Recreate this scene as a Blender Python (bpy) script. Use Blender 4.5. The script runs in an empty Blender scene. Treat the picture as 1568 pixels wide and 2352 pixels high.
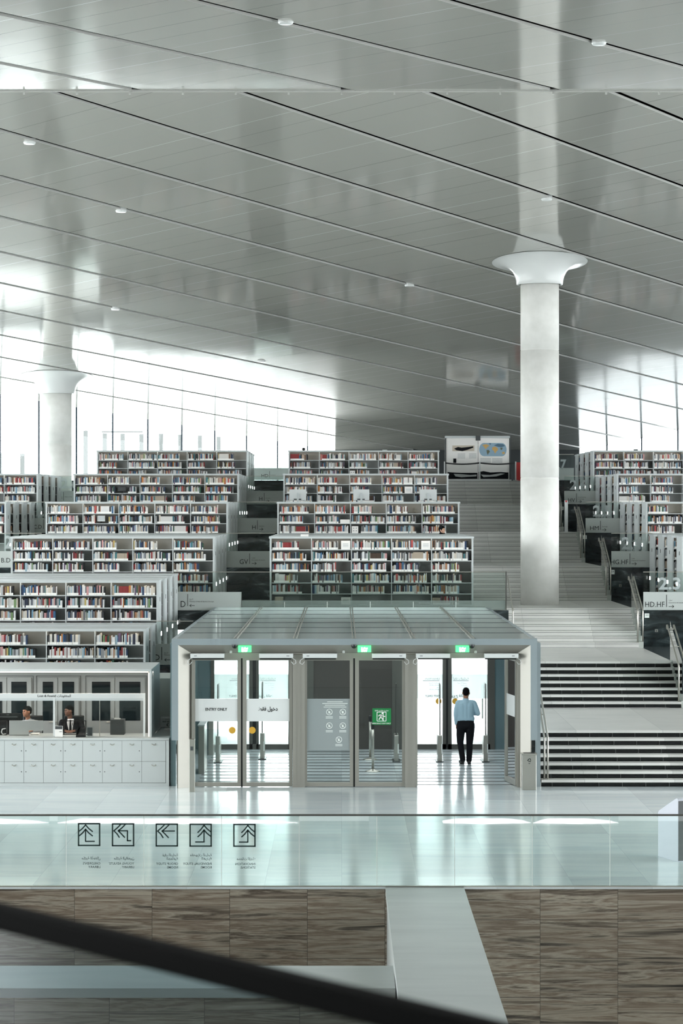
import bpy, math, random
from mathutils import Vector, Matrix
R = random.Random(11)
SC = bpy.context.scene
COL = SC.collection
H = 5.8            # eye height above the entrance floor (m)
F = 5200.0         # focal length in pixels of the 1568x2352 photograph
def PX(px, d): return (px - 784.0) * d / F
def PZ(py, d): return H - (py - 1176.0) * d / F

# terraces: flights of seven 145 mm risers every 7.516 m
R0 = 0.1451; TR = 0.30; LT = 7.516
def FK(k): return 47.808 + (k - 1) * LT        # first riser of flight k
def ZK(k): return 7 * R0 * k                   # level of terrace k
def EK(k): return FK(k) + 0.6                  # front edge of terrace k

# ------------------------------------------------------------------ materials
def lin(c):
    c = c / 255.0
    return c / 12.92 if c <= 0.04045 else ((c + 0.055) / 1.055) ** 2.4
def rgb(r, g, b): return (lin(r), lin(g), lin(b), 1.0)
def new_mat(name):
    m = bpy.data.materials.new(name); m.use_nodes = True
    nt = m.node_tree; nt.nodes.clear()
    out = nt.nodes.new('ShaderNodeOutputMaterial')
    return m, nt, out
def pbr(name, col, rough=0.5, metal=0.0, spec=0.5, emit=None, estr=0.0, bump=0.0, bscale=20.0, coat=0.0):
    m, nt, out = new_mat(name)
    b = nt.nodes.new('ShaderNodeBsdfPrincipled')
    b.inputs['Base Color'].default_value = col if len(col) == 4 else (*col, 1)
    b.inputs['Roughness'].default_value = rough
    b.inputs['Metallic'].default_value = metal
    b.inputs['Specular IOR Level'].default_value = spec
    if coat: b.inputs['Coat Weight'].default_value = coat; b.inputs['Coat Roughness'].default_value = 0.05
    if emit:
        b.inputs['Emission Color'].default_value = emit; b.inputs['Emission Strength'].default_value = estr
    if bump:
        tc = nt.nodes.new('ShaderNodeTexCoord'); n = nt.nodes.new('ShaderNodeTexNoise'); n.inputs['Scale'].default_value = bscale
        bp = nt.nodes.new('ShaderNodeBump'); bp.inputs['Strength'].default_value = bump; bp.inputs['Distance'].default_value = 0.02
        nt.links.new(tc.outputs['Object'], n.inputs['Vector']); nt.links.new(n.outputs[0], bp.inputs['Height']); nt.links.new(bp.outputs[0], b.inputs['Normal'])
    nt.links.new(b.outputs[0], out.inputs[0])
    return m
def ramp_noise(name, cols, scale, stretch=(1, 1, 1), detail=6, distort=0.0, rough=0.5, spec=0.5, rot=(0, 0, 0), joints=None, jcol=None, jw=0.004, bump=0.0, nrough=0.5):
    """noise-banded stone; joints = (period x, period y, period z, axes) draws thin slab joints in object space"""
    m, nt, out = new_mat(name)
    N = nt.nodes.new; L = nt.links.new
    tc = N('ShaderNodeTexCoord'); mp = N('ShaderNodeMapping')
    mp.inputs['Scale'].default_value = stretch; mp.inputs['Rotation'].default_value = rot
    L(tc.outputs['Object'], mp.inputs[0])
    n = N('ShaderNodeTexNoise'); n.inputs['Scale'].default_value = scale; n.inputs['Detail'].default_value = detail
    n.inputs['Distortion'].default_value = distort; n.inputs['Roughness'].default_value = nrough
    vec = mp.outputs[0]
    rp = N('ShaderNodeValToRGB'); e = rp.color_ramp.elements
    while len(e) > 1: e.remove(e[-1])
    e[0].position, e[0].color = cols[0]
    for p, c in cols[1:]:
        k = e.new(p); k.color = c
    b = N('ShaderNodeBsdfPrincipled'); b.inputs['Roughness'].default_value = rough; b.inputs['Specular IOR Level'].default_value = spec
    colout = rp.outputs[0]
    if joints:
        sx = N('ShaderNodeSeparateXYZ'); L(tc.outputs['Object'], sx.inputs[0])
        masks = []; ids = []
        for ax, per, off in joints:
            dv = N('ShaderNodeMath'); dv.operation = 'MULTIPLY_ADD'; dv.inputs[1].default_value = 1 / per; dv.inputs[2].default_value = off
            L(sx.outputs[ax], dv.inputs[0])
            fr = N('ShaderNodeMath'); fr.operation = 'FRACT'; L(dv.outputs[0], fr.inputs[0])
            lt = N('ShaderNodeMath'); lt.operation = 'LESS_THAN'; lt.inputs[1].default_value = jw / per; L(fr.outputs[0], lt.inputs[0])
            masks.append(lt.outputs[0])
            fl = N('ShaderNodeMath'); fl.operation = 'FLOOR'; L(dv.outputs[0], fl.inputs[0]); ids.append(fl.outputs[0])
        cur = masks[0]
        for k in masks[1:]:
            mx = N('ShaderNodeMath'); mx.operation = 'MAXIMUM'; L(cur, mx.inputs[0]); L(k, mx.inputs[1]); cur = mx.outputs[0]
        # every slab is cut from another place of the block
        cmb = N('ShaderNodeCombineXYZ')
        for i, k in enumerate(ids[:3]): L(k, cmb.inputs[i])
        wn = N('ShaderNodeTexWhiteNoise'); L(cmb.outputs[0], wn.inputs['Vector'])
        va = N('ShaderNodeVectorMath'); va.operation = 'MULTIPLY_ADD'; va.inputs[1].default_value = (37, 29, 41)
        L(wn.outputs['Color'], va.inputs[0]); L(vec, va.inputs[2]); vec = va.outputs[0]
        hs = N('ShaderNodeHueSaturation'); L(colout, hs.inputs['Color'])
        mr = N('ShaderNodeMapRange'); mr.inputs[3].default_value = 0.86; mr.inputs[4].default_value = 1.1; L(wn.outputs['Value'], mr.inputs[0])
        L(mr.outputs[0], hs.inputs['Value']); colout = hs.outputs[0]
        mix = N('ShaderNodeMix'); mix.data_type = 'RGBA'; L(cur, mix.inputs[0]); L(colout, mix.inputs[6]); mix.inputs[7].default_value = jcol or (0.02, 0.02, 0.02, 1)
        colout = mix.outputs[2]
    L(vec, n.inputs['Vector']); L(n.outputs[0], rp.inputs[0]); L(colout, b.inputs['Base Color'])
    if bump:
        bp = N('ShaderNodeBump'); bp.inputs['Strength'].default_value = bump; bp.inputs['Distance'].default_value = 0.01
        L(n.outputs[0], bp.inputs['Height']); L(bp.outputs[0], b.inputs['Normal'])
    L(b.outputs[0], out.inputs[0])
    return m
def glass(name, tint, ior=1.45, gloss=1.0, rough=0.0, wav=0.0):
    """thin sheet glass: tinted see-through plus Fresnel reflection"""
    m, nt, out = new_mat(name); N = nt.nodes.new; L = nt.links.new
    t = N('ShaderNodeBsdfTransparent'); t.inputs[0].default_value = tint
    g = N('ShaderNodeBsdfGlossy'); g.inputs['Roughness'].default_value = rough
    fr = N('ShaderNodeFresnel'); fr.inputs['IOR'].default_value = ior
    mu = N('ShaderNodeMath'); mu.operation = 'MULTIPLY'; mu.inputs[1].default_value = gloss; L(fr.outputs[0], mu.inputs[0])
    if wav:
        tc = N('ShaderNodeTexCoord'); n = N('ShaderNodeTexNoise'); n.inputs['Scale'].default_value = 0.8; n.inputs['Detail'].default_value = 1
        bp = N('ShaderNodeBump'); bp.inputs['Strength'].default_value = wav; bp.inputs['Distance'].default_value = 0.02
        L(tc.outputs['Object'], n.inputs['Vector']); L(n.outputs[0], bp.inputs['Height']); L(bp.outputs[0], g.inputs['Normal'])
    mx = N('ShaderNodeMixShader'); L(mu.outputs[0], mx.inputs[0]); L(t.outputs[0], mx.inputs[1]); L(g.outputs[0], mx.inputs[2])
    L(mx.outputs[0], out.inputs[0]); return m
def frosted(name, col, through, rough=0.4, trans=0.3):
    m, nt, out = new_mat(name); N = nt.nodes.new; L = nt.links.new
    t = N('ShaderNodeBsdfTransparent')
    b = N('ShaderNodeBsdfPrincipled'); b.inputs['Base Color'].default_value = col; b.inputs['Roughness'].default_value = rough
    tr = N('ShaderNodeBsdfTranslucent'); tr.inputs[0].default_value = col
    m1 = N('ShaderNodeMixShader'); m1.inputs[0].default_value = trans; L(b.outputs[0], m1.inputs[1]); L(tr.outputs[0], m1.inputs[2])
    m2 = N('ShaderNodeMixShader'); m2.inputs[0].default_value = through; L(m1.outputs[0], m2.inputs[1]); L(t.outputs[0], m2.inputs[2])
    L(m2.outputs[0], out.inputs[0]); return m

M = {}
M['floor'] = ramp_noise('polished white marble', [(0.30, rgb(204, 217, 220)), (0.5, rgb(218, 226, 228)), (0.72, rgb(198, 212, 216))], 0.55, (0.35, 2.2, 1), 6, 0.6, 0.13, 0.42,
                        joints=[(0, 1.2, 0.0), (1, 2.4, 0.0)], jcol=rgb(186, 197, 200), jw=0.006)
M['stone'] = ramp_noise('white stair stone', [(0.3, rgb(210, 211, 207)), (0.6, rgb(224, 224, 220)), (0.75, rgb(203, 205, 201))], 0.9, (0.6, 1, 2), 5, 0.3, 0.3, 0.5,
                        joints=[(0, 1.9, 0.3)], jcol=rgb(165, 166, 163), jw=0.008)
M['stone_joint'] = pbr('grey stair joint', rgb(120, 122, 120), 0.6)
M['parapet'] = ramp_noise('shade-greyed parapet marble', [(0.3, rgb(160, 166, 165)), (0.7, rgb(176, 182, 180))], 0.8, (0.5, 2.5, 1), 5, 0.5, 0.35, 0.4)  # marble greyed down: the deck's shade is put into its colour
M['aisle'] = pbr('dark polished aisle stone', rgb(70, 76, 78), 0.18)
M['dmarble'] = ramp_noise('dark green-black marble', [(0.36, rgb(20, 26, 28)), (0.52, rgb(34, 42, 44)), (0.63, rgb(56, 66, 68)), (0.70, rgb(100, 110, 112)), (0.78, rgb(38, 46, 48))], 1.5, (0.8, 1, 2.6), 9, 1.1, 0.16, 0.5, rot=(0, 0.35, 0))
M['trav'] = ramp_noise('brown travertine', [(0.30, rgb(44, 42, 40)), (0.37, rgb(104, 97, 87)), (0.43, rgb(166, 157, 142)), (0.49, rgb(122, 108, 94)), (0.54, rgb(176, 168, 153)), (0.60, rgb(92, 82, 72)), (0.66, rgb(150, 140, 126)), (0.74, rgb(186, 179, 166))], 1.05, (0.30, 0.30, 5.2), 14, 0.5, 0.35, 0.4,
                       joints=[(0, 1.2, 0.443), (2, 0.6, 0.85)], jcol=rgb(60, 57, 52), jw=0.006, bump=0.05, nrough=0.62)
M['steel'] = pbr('brushed stainless steel', rgb(186, 184, 176), 0.32, 0.85, bump=0.02, bscale=60)
M['steel_satin'] = pbr('satin stainless casing', rgb(158, 156, 148), 0.42, 0.45)
M['steel_dark'] = pbr('dark bronze door frame', rgb(96, 96, 92), 0.35, 0.6)
M['fascia'] = pbr('blue-grey satin metal fascia', rgb(150, 162, 166), 0.4, 0.3)
M['white'] = pbr('white lacquer', rgb(210, 214, 213), 0.35)
M['shelf'] = pbr('pale grey shelving steel', rgb(194, 200, 200), 0.4)
M['shelfback'] = pbr('grey shelving back', rgb(158, 160, 157), 0.5)
M['counter'] = pbr('off-white counter laminate', rgb(192, 198, 197), 0.4)
M['kiosk'] = pbr('pale kiosk lacquer', rgb(186, 190, 198), 0.4)
M['greywall'] = pbr('grey satin wall panel', rgb(168, 172, 170), 0.45)
M['lightwall'] = pbr('pale stone wall', rgb(176, 182, 176), 0.5)
M['black'] = pbr('black plastic', rgb(16, 18, 19), 0.4)
M['matte_black'] = pbr('matte black rail', rgb(3, 4, 4), 0.75, spec=0.1)
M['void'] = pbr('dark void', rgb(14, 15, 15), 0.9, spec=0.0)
M['darkpane'] = pbr('dark window pane', rgb(18, 28, 32), 0.06)
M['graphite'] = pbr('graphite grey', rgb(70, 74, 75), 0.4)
M['ink'] = pbr('dark lettering', rgb(28, 34, 34), 0.6)
M['inkgreen'] = pbr('dark green lettering', rgb(26, 52, 50), 0.6)
M['greytext'] = pbr('grey lettering', rgb(150, 156, 158), 0.6)
M['frostletter'] = frosted('frosted lettering', rgb(205, 214, 214), 0.25)
M['concrete'] = ramp_noise('smooth white concrete', [(0.3, rgb(222, 222, 217)), (0.7, rgb(234, 234, 230))], 3.0, (1, 1, 1), 5, 0.0, 0.5, 0.4)
M['gloss_white'] = pbr('gloss white capital', rgb(226, 229, 228), 0.2)
M['lip'] = pbr('ceiling slot edge', rgb(200, 201, 197), 0.5)
M['gb'] = glass('balustrade glass', (0.80, 0.90, 0.87, 1), gloss=1.7)
M['gb2'] = glass('terrace balustrade glass', (0.82, 0.90, 0.87, 1), gloss=1.0)
M['gd'] = glass('door glass', (0.84, 0.90, 0.88, 1), gloss=1.0)
M['gw'] = glass('facade glass', (0.93, 0.97, 0.97, 1), gloss=0.8)
M['gnear'] = glass('smoked balustrade glass', (0.42, 0.52, 0.56, 1), gloss=1.6)
M['gclear'] = glass('clear acrylic', (0.93, 0.95, 0.95, 1), gloss=1.0)
M['frost'] = frosted('frosted sign band', rgb(214, 220, 217), 0.10, 0.45)
M['frostlite'] = frosted('frosted lower band', rgb(150, 164, 158), 0.55, 0.3)
M['frostwhite'] = frosted('white frosted band', rgb(236, 238, 237), 0.06, 0.5)
M['frostback'] = frosted('daylit frosted band', rgb(240, 242, 241), 0.18, 0.5, 0.8)
M['frosthaze'] = frosted('hazy frosted film', rgb(176, 184, 184), 0.35, 0.5)
M['roofglass'] = frosted('milky roof glass', rgb(212, 219, 217), 0.0, 0.10, 0.35)
M['ledsoft'] = pbr('soft warm light strip', rgb(255, 236, 214), 0.5, emit=(1.0, 0.86, 0.72, 1), estr=0.75)
M['led'] = pbr('warm light strip', rgb(255, 236, 214), 0.5, emit=(1.0, 0.84, 0.66, 1), estr=5.0)
M['ledcool'] = pbr('aisle light', rgb(255, 255, 255), 0.5, emit=(1.0, 1.0, 1.0, 1), estr=6.0)
M['exitgreen'] = pbr('lit green exit sign', rgb(40, 160, 80), 0.4, emit=(0.08, 0.75, 0.22, 1), estr=1.6)
M['exitwhite'] = pbr('lit exit lettering', rgb(240, 255, 230), 0.4, emit=(0.75, 1.0, 0.6, 1), estr=7.0)
M['signgreen'] = pbr('green sign film', rgb(14, 120, 60), 0.5)
M['signwhite'] = pbr('white sign film', rgb(235, 240, 236), 0.5)
M['yellow'] = pbr('ochre disc', rgb(206, 158, 50), 0.5)
M['red'] = pbr('red sign', rgb(190, 50, 50), 0.5)
M['paper'] = pbr('white paper', rgb(236, 234, 230), 0.7)
M['skin_brown'] = pbr('brown skin', rgb(150, 104, 78), 0.5)
M['skin_dark'] = pbr('dark brown skin', rgb(112, 76, 58), 0.5)
M['skin_light'] = pbr('light skin', rgb(206, 164, 140), 0.5)
M['hair'] = pbr('black hair', rgb(12, 11, 11), 0.9, spec=0.1)
M['shirt_blue'] = pbr('pale blue shirt cotton', rgb(156, 186, 200), 0.8)
M['shirt_grey'] = pbr('light grey shirt cotton', rgb(176, 182, 186), 0.8)
M['shirt_white'] = pbr('white shirt cotton', rgb(232, 234, 236), 0.8)
M['cloth_black'] = pbr('black cloth', rgb(17, 19, 23), 0.85, spec=0.2)
M['leather'] = pbr('black shoe leather', rgb(14, 13, 13), 0.35)
M['tunnel'] = pbr('white plaster', rgb(238, 240, 240), 0.7)
M['wave'] = pbr('brown glass partition', rgb(62, 59, 56), 0.35)
M['sidewall'] = pbr('bluish glass wall', rgb(96, 118, 122), 0.12)
M['outpost'] = pbr('weathered grey post', rgb(74, 76, 75), 0.7)
M['mullion'] = pbr('slim dark mullion', rgb(50, 60, 68), 0.6, spec=0.1)
M['core'] = pbr('dark back wall', rgb(40, 45, 47), 0.6)
M['plate'] = pbr('grey pictogram plate', rgb(120, 122, 118), 0.4)

# ceiling: long lacquered metal panels, thin cross joints every 0.78 m
def ceiling_mat():
    m, nt, out = new_mat('glossy grey ceiling panels'); N = nt.nodes.new; L = nt.links.new
    tc = N('ShaderNodeTexCoord')
    dt = N('ShaderNodeVectorMath'); dt.operation = 'DOT_PRODUCT'; dt.inputs[1].default_value = (0.6465, 0.7629, 0.0)
    L(tc.outputs['Object'], dt.inputs[0])
    mu = N('ShaderNodeMath'); mu.operation = 'MULTIPLY'; mu.inputs[1].default_value = 1 / 0.78; L(dt.outputs['Value'], mu.inputs[0])
    fr = N('ShaderNodeMath'); fr.operation = 'FRACT'; L(mu.outputs[0], fr.inputs[0])
    fl = N('ShaderNodeMath'); fl.operation = 'FLOOR'; L(mu.outputs[0], fl.inputs[0])
    lt = N('ShaderNodeMath'); lt.operation = 'LESS_THAN'; lt.inputs[1].default_value = 0.022; L(fr.outputs[0], lt.inputs[0])
    wn = N('ShaderNodeTexWhiteNoise'); wn.noise_dimensions = '1D'; L(fl.outputs[0], wn.inputs['W'])
    jc = N('ShaderNodeMapRange'); L(wn.outputs['Value'], jc.inputs[0]); jc.inputs[3].default_value = 0.12; jc.inputs[4].default_value = 0.95
    cj = N('ShaderNodeCombineColor'); [L(jc.outputs[0], cj.inputs[i]) for i in range(3)]
    mix = N('ShaderNodeMix'); mix.data_type = 'RGBA'; L(lt.outputs[0], mix.inputs[0]); mix.inputs[6].default_value = rgb(*CEIL_COL); L(cj.outputs[0], mix.inputs[7])
    b = N('ShaderNodeBsdfPrincipled'); L(mix.outputs[2], b.inputs['Base Color']); b.inputs['Metallic'].default_value = CEIL_METAL
    b.inputs['Roughness'].default_value = CEIL_ROUGH
    n = N('ShaderNodeTexNoise'); n.inputs['Scale'].default_value = 0.9; n.inputs['Detail'].default_value = 2
    L(tc.outputs['Object'], n.inputs['Vector'])
    bp = N('ShaderNodeBump'); bp.inputs['Strength'].default_value = 0.05; bp.inputs['Distance'].default_value = 0.05
    L(n.outputs[0], bp.inputs['Height']); L(bp.outputs[0], b.inputs['Normal'])
    L(b.outputs[0], out.inputs[0]); return m
CEIL_COL = (182, 182, 176); CEIL_METAL = 0.22; CEIL_ROUGH = 0.10
M['ceil'] = ceiling_mat()

# ------------------------------------------------------------------ mesh building
class MB:
    def __init__(s): s.v = []; s.f = []; s.m = []
    def add(s, vs, fs, mat=0):
        b = len(s.v); s.v += [tuple(p) for p in vs]
        for q in fs: s.f.append(tuple(i + b for i in q)); s.m.append(mat)
        return s
    def box(s, x0, x1, y0, y1, z0, z1, mat=0):
        vs = [(x0, y0, z0), (x1, y0, z0), (x1, y1, z0), (x0, y1, z0), (x0, y0, z1), (x1, y0, z1), (x1, y1, z1), (x0, y1, z1)]
        return s.hexa(vs, mat)
    def hexa(s, vs, mat=0):
        return s.add(vs, [(0, 3, 2, 1), (4, 5, 6, 7), (0, 1, 5, 4), (1, 2, 6, 5), (2, 3, 7, 6), (3, 0, 4, 7)], mat)
    def bar(s, a, b, w, h, mat=0, up=(0, 0, 1)):
        a = Vector(a); b = Vector(b); d = (b - a).normalized(); u = Vector(up)
        if abs(d.dot(u)) > 0.98: u = Vector((0, 1, 0))
        r = d.cross(u).normalized() * (w / 2); u = r.cross(d).normalized() * (h / 2)
        return s.hexa([a - r - u, a + r - u, b + r - u, b - r - u, a - r + u, a + r + u, b + r + u, b - r + u], mat)
    def prism(s, pts, o, du, dv, dn, mat=0):
        """polygon pts (u,v) in plane o+u*du+v*dv, extruded by dn"""
        o = Vector(o); du = Vector(du); dv = Vector(dv); dn = Vector(dn); n = len(pts)
        a = [o + du * p[0] + dv * p[1] for p in pts]; b = [p + dn for p in a]
        fs = [tuple(range(n))[::-1], tuple(range(n, 2 * n))] + [(i, (i + 1) % n, n + (i + 1) % n, n + i) for i in range(n)]
        return s.add(a + b, fs, mat)
    def tube(s, pts, r, seg=8, mat=0):
        pts = [Vector(p) for p in pts]; n = len(pts); vs = []; rr = r if isinstance(r, (list, tuple)) else [r] * n
        prev = None
        for i, p in enumerate(pts):
            d = (pts[min(i + 1, n - 1)] - pts[max(i - 1, 0)]).normalized()
            u = Vector((0, 0, 1)) if abs(d.z) < 0.95 else Vector((0, 1, 0))
            if prev is not None and prev.cross(d).length > 0.05: u = prev
            a = d.cross(u).normalized(); b = a.cross(d).normalized(); prev = b
            for k in range(seg):
                t = 2 * math.pi * k / seg; vs.append(p + (a * math.cos(t) + b * math.sin(t)) * rr[i])
        fs = [(i * seg + k, i * seg + (k + 1) % seg, (i + 1) * seg + (k + 1) % seg, (i + 1) * seg + k) for i in range(n - 1) for k in range(seg)]
        fs += [tuple(range(seg))[::-1], tuple(range((n - 1) * seg, n * seg))]
        return s.add(vs, fs, mat)
    def lathe(s, prof, cx, cy, seg=32, mat=0, cap=True):
        vs = []; n = len(prof)
        for r, z in prof:
            for k in range(seg):
                t = 2 * math.pi * k / seg; vs.append((cx + r * math.cos(t), cy + r * math.sin(t), z))
        fs = [(i * seg + k, i * seg + (k + 1) % seg, (i + 1) * seg + (k + 1) % seg, (i + 1) * seg + k) for i in range(n - 1) for k in range(seg)]
        if cap: fs += [tuple(range(seg))[::-1], tuple(range((n - 1) * seg, n * seg))]
        return s.add(vs, fs, mat)
    def disc(s, x, y, z, r, th, seg=24, mat=0, ring=0.0):
        """disc facing -y"""
        if ring:
            vs = []
            for yy in (y, y + th):
                for rad in (r, r - ring):
                    vs += [(x + rad * math.cos(2 * math.pi * k / seg), yy, z + rad * math.sin(2 * math.pi * k / seg)) for k in range(seg)]
            fs = []
            for k in range(seg):
                j = (k + 1) % seg
                fs += [(k, j, seg + j, seg + k), (2 * seg + k, 3 * seg + k, 3 * seg + j, 2 * seg + j), (k, 2 * seg + k, 2 * seg + j, j), (seg + k, seg + j, 3 * seg + j, 3 * seg + k)]
            return s.add(vs, fs, mat)
        return s.prism([(r * math.cos(2 * math.pi * k / seg), r * math.sin(2 * math.pi * k / seg)) for k in range(seg)], (x, y, z), (1, 0, 0), (0, 0, 1), (0, th, 0), mat)
    def ell(s, c, rad, mat=0, rot=None, nu=16, nv=10):
        vs = []; c = Vector(c)
        for i in range(1, nv):
            ph = math.pi * i / nv
            for k in range(nu):
                t = 2 * math.pi * k / nu
                p = Vector((rad[0] * math.sin(ph) * math.cos(t), rad[1] * math.sin(ph) * math.sin(t), rad[2] * math.cos(ph)))
                vs.append(c + (rot @ p if rot else p))
        top = len(vs); pt = Vector((0, 0, rad[2])); pb = Vector((0, 0, -rad[2]))
        vs += [c + (rot @ pt if rot else pt), c + (rot @ pb if rot else pb)]
        fs = [(i * nu + k, i * nu + (k + 1) % nu, (i + 1) * nu + (k + 1) % nu, (i + 1) * nu + k)[::-1] for i in range(nv - 2) for k in range(nu)]
        fs += [(top, k, (k + 1) % nu) for k in range(nu)] + [(top + 1, (nv - 2) * nu + (k + 1) % nu, (nv - 2) * nu + k) for k in range(nu)]
        return s.add(vs, fs, mat)
    def cap(s, a, b, ra, rb, mat=0, seg=12):
        """tapered capsule"""
        a = Vector(a); b = Vector(b); d = (b - a); ln = d.length
        d = d / ln if ln > 1e-6 else Vector((0, 0, 1))
        pts = []; rr = []
        for t in (-0.98, -0.8, -0.5, 0): pts.append(a + d * ra * t); rr.append(ra * math.sqrt(1 - t * t))
        for t in (0, 0.5, 0.8, 0.98): pts.append(b + d * rb * t); rr.append(rb * math.sqrt(1 - t * t))
        return s.tube(pts, rr, seg, mat)
    def build(s, name, mats, parent=None, loc=None, smooth=False, bevel=0.0, seg=2):
        me = bpy.data.meshes.new(name)
        o0 = ORIG[parent] if parent is not None else (Vector(loc) if loc is not None else Vector((0, 0, 0)))
        me.from_pydata([tuple(Vector(p) - o0) for p in s.v], [], s.f)
        if not isinstance(mats, (list, tuple)): mats = [mats]
        for k in mats: me.materials.append(M[k] if isinstance(k, str) else k)
        if len(mats) > 1: me.polygons.foreach_set('material_index', s.m)
        if smooth: me.polygons.foreach_set('use_smooth', [True] * len(me.polygons))
        me.update()
        o = bpy.data.objects.new(name, me); COL.objects.link(o)
        if parent is not None: o.parent = parent
        else: o.location = o0
        ORIG[o] = o0
        if bevel:
            bm = o.modifiers.new('Bevel', 'BEVEL'); bm.width = bevel; bm.segments = seg; bm.limit_method = 'ANGLE'
        return o
class _O(dict):
    def __getitem__(s, k): return dict.__getitem__(s, k.name)
    def __setitem__(s, k, v): dict.__setitem__(s, k.name, Vector(v))
ORIG = _O()
def tag(o, label=None, cat=None, group=None, kind=None):
    if label: o['label'] = label
    if cat: o['category'] = cat
    if group: o['group'] = group
    if kind: o['kind'] = kind
    return o
def thing(name, label, cat, loc, group=None):
    o = bpy.data.objects.new(name, None); COL.objects.link(o); o.location = loc; o.empty_display_size = 0.1
    ORIG[o] = loc
    return tag(o, label, cat, group)
def one(mb, name, mats, label, cat, loc, group=None, **kw):
    return tag(mb.build(name, mats, loc=loc, **kw), label, cat, group)
def struct(mb, name, mats, parent=None, **kw):
    o = mb.build(name, mats, parent=parent, **kw)
    if parent is None: o['kind'] = 'structure'
    return o
def dup(root, loc, label=None, group=None):
    r = root.copy(); COL.objects.link(r); r.location = loc; ORIG[r] = loc
    if label: r['label'] = label
    if group: r['group'] = group
    for ch in list(root.children):
        c = ch.copy(); COL.objects.link(c); c.parent = r
        for g in ch.children:
            d = g.copy(); COL.objects.link(d); d.parent = c
    return r

# ------------------------------------------------------------------ lettering
AR = {'ا': (0xFE8D, 0xFE8E), 'أ': (0xFE83, 0xFE84), 'إ': (0xFE87, 0xFE88), 'ة': (0xFE93, 0xFE94), 'د': (0xFEA9, 0xFEAA), 'ر': (0xFEAD, 0xFEAE), 'و': (0xFEED, 0xFEEE)}
for ch, c in (('ب', 0xFE8F), ('ت', 0xFE95), ('ج', 0xFE9D), ('ح', 0xFEA1), ('خ', 0xFEA5), ('س', 0xFEB1), ('ص', 0xFEB9), ('ط', 0xFEC1), ('ع', 0xFEC9), ('غ', 0xFECD), ('ف', 0xFED1), ('ق', 0xFED5),
              ('ك', 0xFED9), ('ل', 0xFEDD), ('م', 0xFEE1), ('ن', 0xFEE5), ('ه', 0xFEE9), ('ي', 0xFEF1)):
    AR[ch] = (c, c + 1, c + 2, c + 3)
LA = {'ا': (0xFEFB, 0xFEFC), 'أ': (0xFEF7, 0xFEF8), 'إ': (0xFEF9, 0xFEFA)}
def arabic(t):
    out = []; i = 0; join = False
    while i < len(t):
        ch = t[i]
        if ch == 'ل' and i + 1 < len(t) and t[i + 1] in LA:
            out.append(chr(LA[t[i + 1]][1 if join else 0])); join = False; i += 2; continue
        if ch not in AR: out.append(ch); join = False; i += 1; continue
        fm = AR[ch]; nxt = i + 1 < len(t) and t[i + 1] in AR and len(fm) == 4
        out.append(chr(fm[3] if join and nxt else fm[1] if join else fm[2] if nxt else fm[0])); join = nxt; i += 1
    return ''.join(out[::-1])
TXT = {}
def text_geo(body, bold=0.0):
    k = (body, bold)
    if k not in TXT:
        c = bpy.data.curves.new('lettering', 'FONT'); c.body = body; c.resolution_u = 2; c.offset = bold
        o = bpy.data.objects.new('lettering', c); COL.objects.link(o)
        dg = bpy.context.evaluated_depsgraph_get(); me = bpy.data.meshes.new_from_object(o.evaluated_get(dg))
        TXT[k] = ([tuple(v.co) for v in me.vertices], [tuple(p.vertices) for p in me.polygons])
        bpy.data.objects.remove(o); bpy.data.meshes.remove(me); bpy.data.curves.remove(c)
    return TXT[k]
def put_text(mb, body, x, y, z, capm, align='L', mirror=False, mat=0, bold=0.0, width=None):
    """lettering in the plane facing -y; capm = capital height in metres"""
    vs, fs = text_geo(body, bold)
    if not vs: return mb
    s = capm / 0.72; x0 = min(v[0] for v in vs); x1 = max(v[0] for v in vs); w = x1 - x0
    sx = s if width is None else width / w
    off = {'L': -x0, 'R': -x1, 'C': -(x0 + x1) / 2}[align]
    sg = -1 if mirror else 1
    return mb.add([(x + sg * (v[0] + off) * sx, y, z + v[1] * s) for v in vs], fs, mat)

# ------------------------------------------------------------------ camera, world
cam = bpy.data.cameras.new('camera'); co = bpy.data.objects.new('camera', cam); COL.objects.link(co)
co.location = (0, 0, H); co.rotation_euler = (math.pi / 2, 0, 0)
cam.sensor_fit = 'VERTICAL'; cam.sensor_height = 36.0; cam.lens = 36.0 * F / 2352.0; cam.clip_start = 0.05; cam.clip_end = 600
cam.dof.use_dof = True; cam.dof.focus_distance = 55.0; cam.dof.aperture_fstop = 8.0
SC.camera = co
SC.view_settings.view_transform = 'Standard'; SC.view_settings.look = 'None'; SC.view_settings.gamma = 1.0
SC.view_settings.use_curve_mapping = False; SC.view_settings.exposure = 0.40
SC.cycles.transparent_max_bounces = 24; SC.cycles.max_bounces = 10; SC.cycles.diffuse_bounces = 5; SC.cycles.glossy_bounces = 5
SC.cycles.sample_clamp_indirect = 8.0
W = bpy.data.worlds.new('world'); SC.world = W; W.use_nodes = True
bg = W.node_tree.nodes['Background']; bg.inputs[1].default_value = 7.4
wtc = W.node_tree.nodes.new('ShaderNodeTexCoord'); wsx = W.node_tree.nodes.new('ShaderNodeSeparateXYZ'); wrp = W.node_tree.nodes.new('ShaderNodeValToRGB')
wmr = W.node_tree.nodes.new('ShaderNodeMapRange'); wmr.inputs[1].default_value = -0.2; wmr.inputs[2].default_value = 0.2
W.node_tree.links.new(wtc.outputs['Generated'], wsx.inputs[0]); W.node_tree.links.new(wsx.outputs['Z'], wmr.inputs[0]); W.node_tree.links.new(wmr.outputs[0], wrp.inputs[0])
wrp.color_ramp.elements[0].position = 0.42; wrp.color_ramp.elements[0].color = (0.34, 0.35, 0.35, 1)   # bright desert ground
wrp.color_ramp.elements[1].position = 0.5; wrp.color_ramp.elements[1].color = (0.94, 0.98, 1.0, 1)     # hazy white sky
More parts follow.
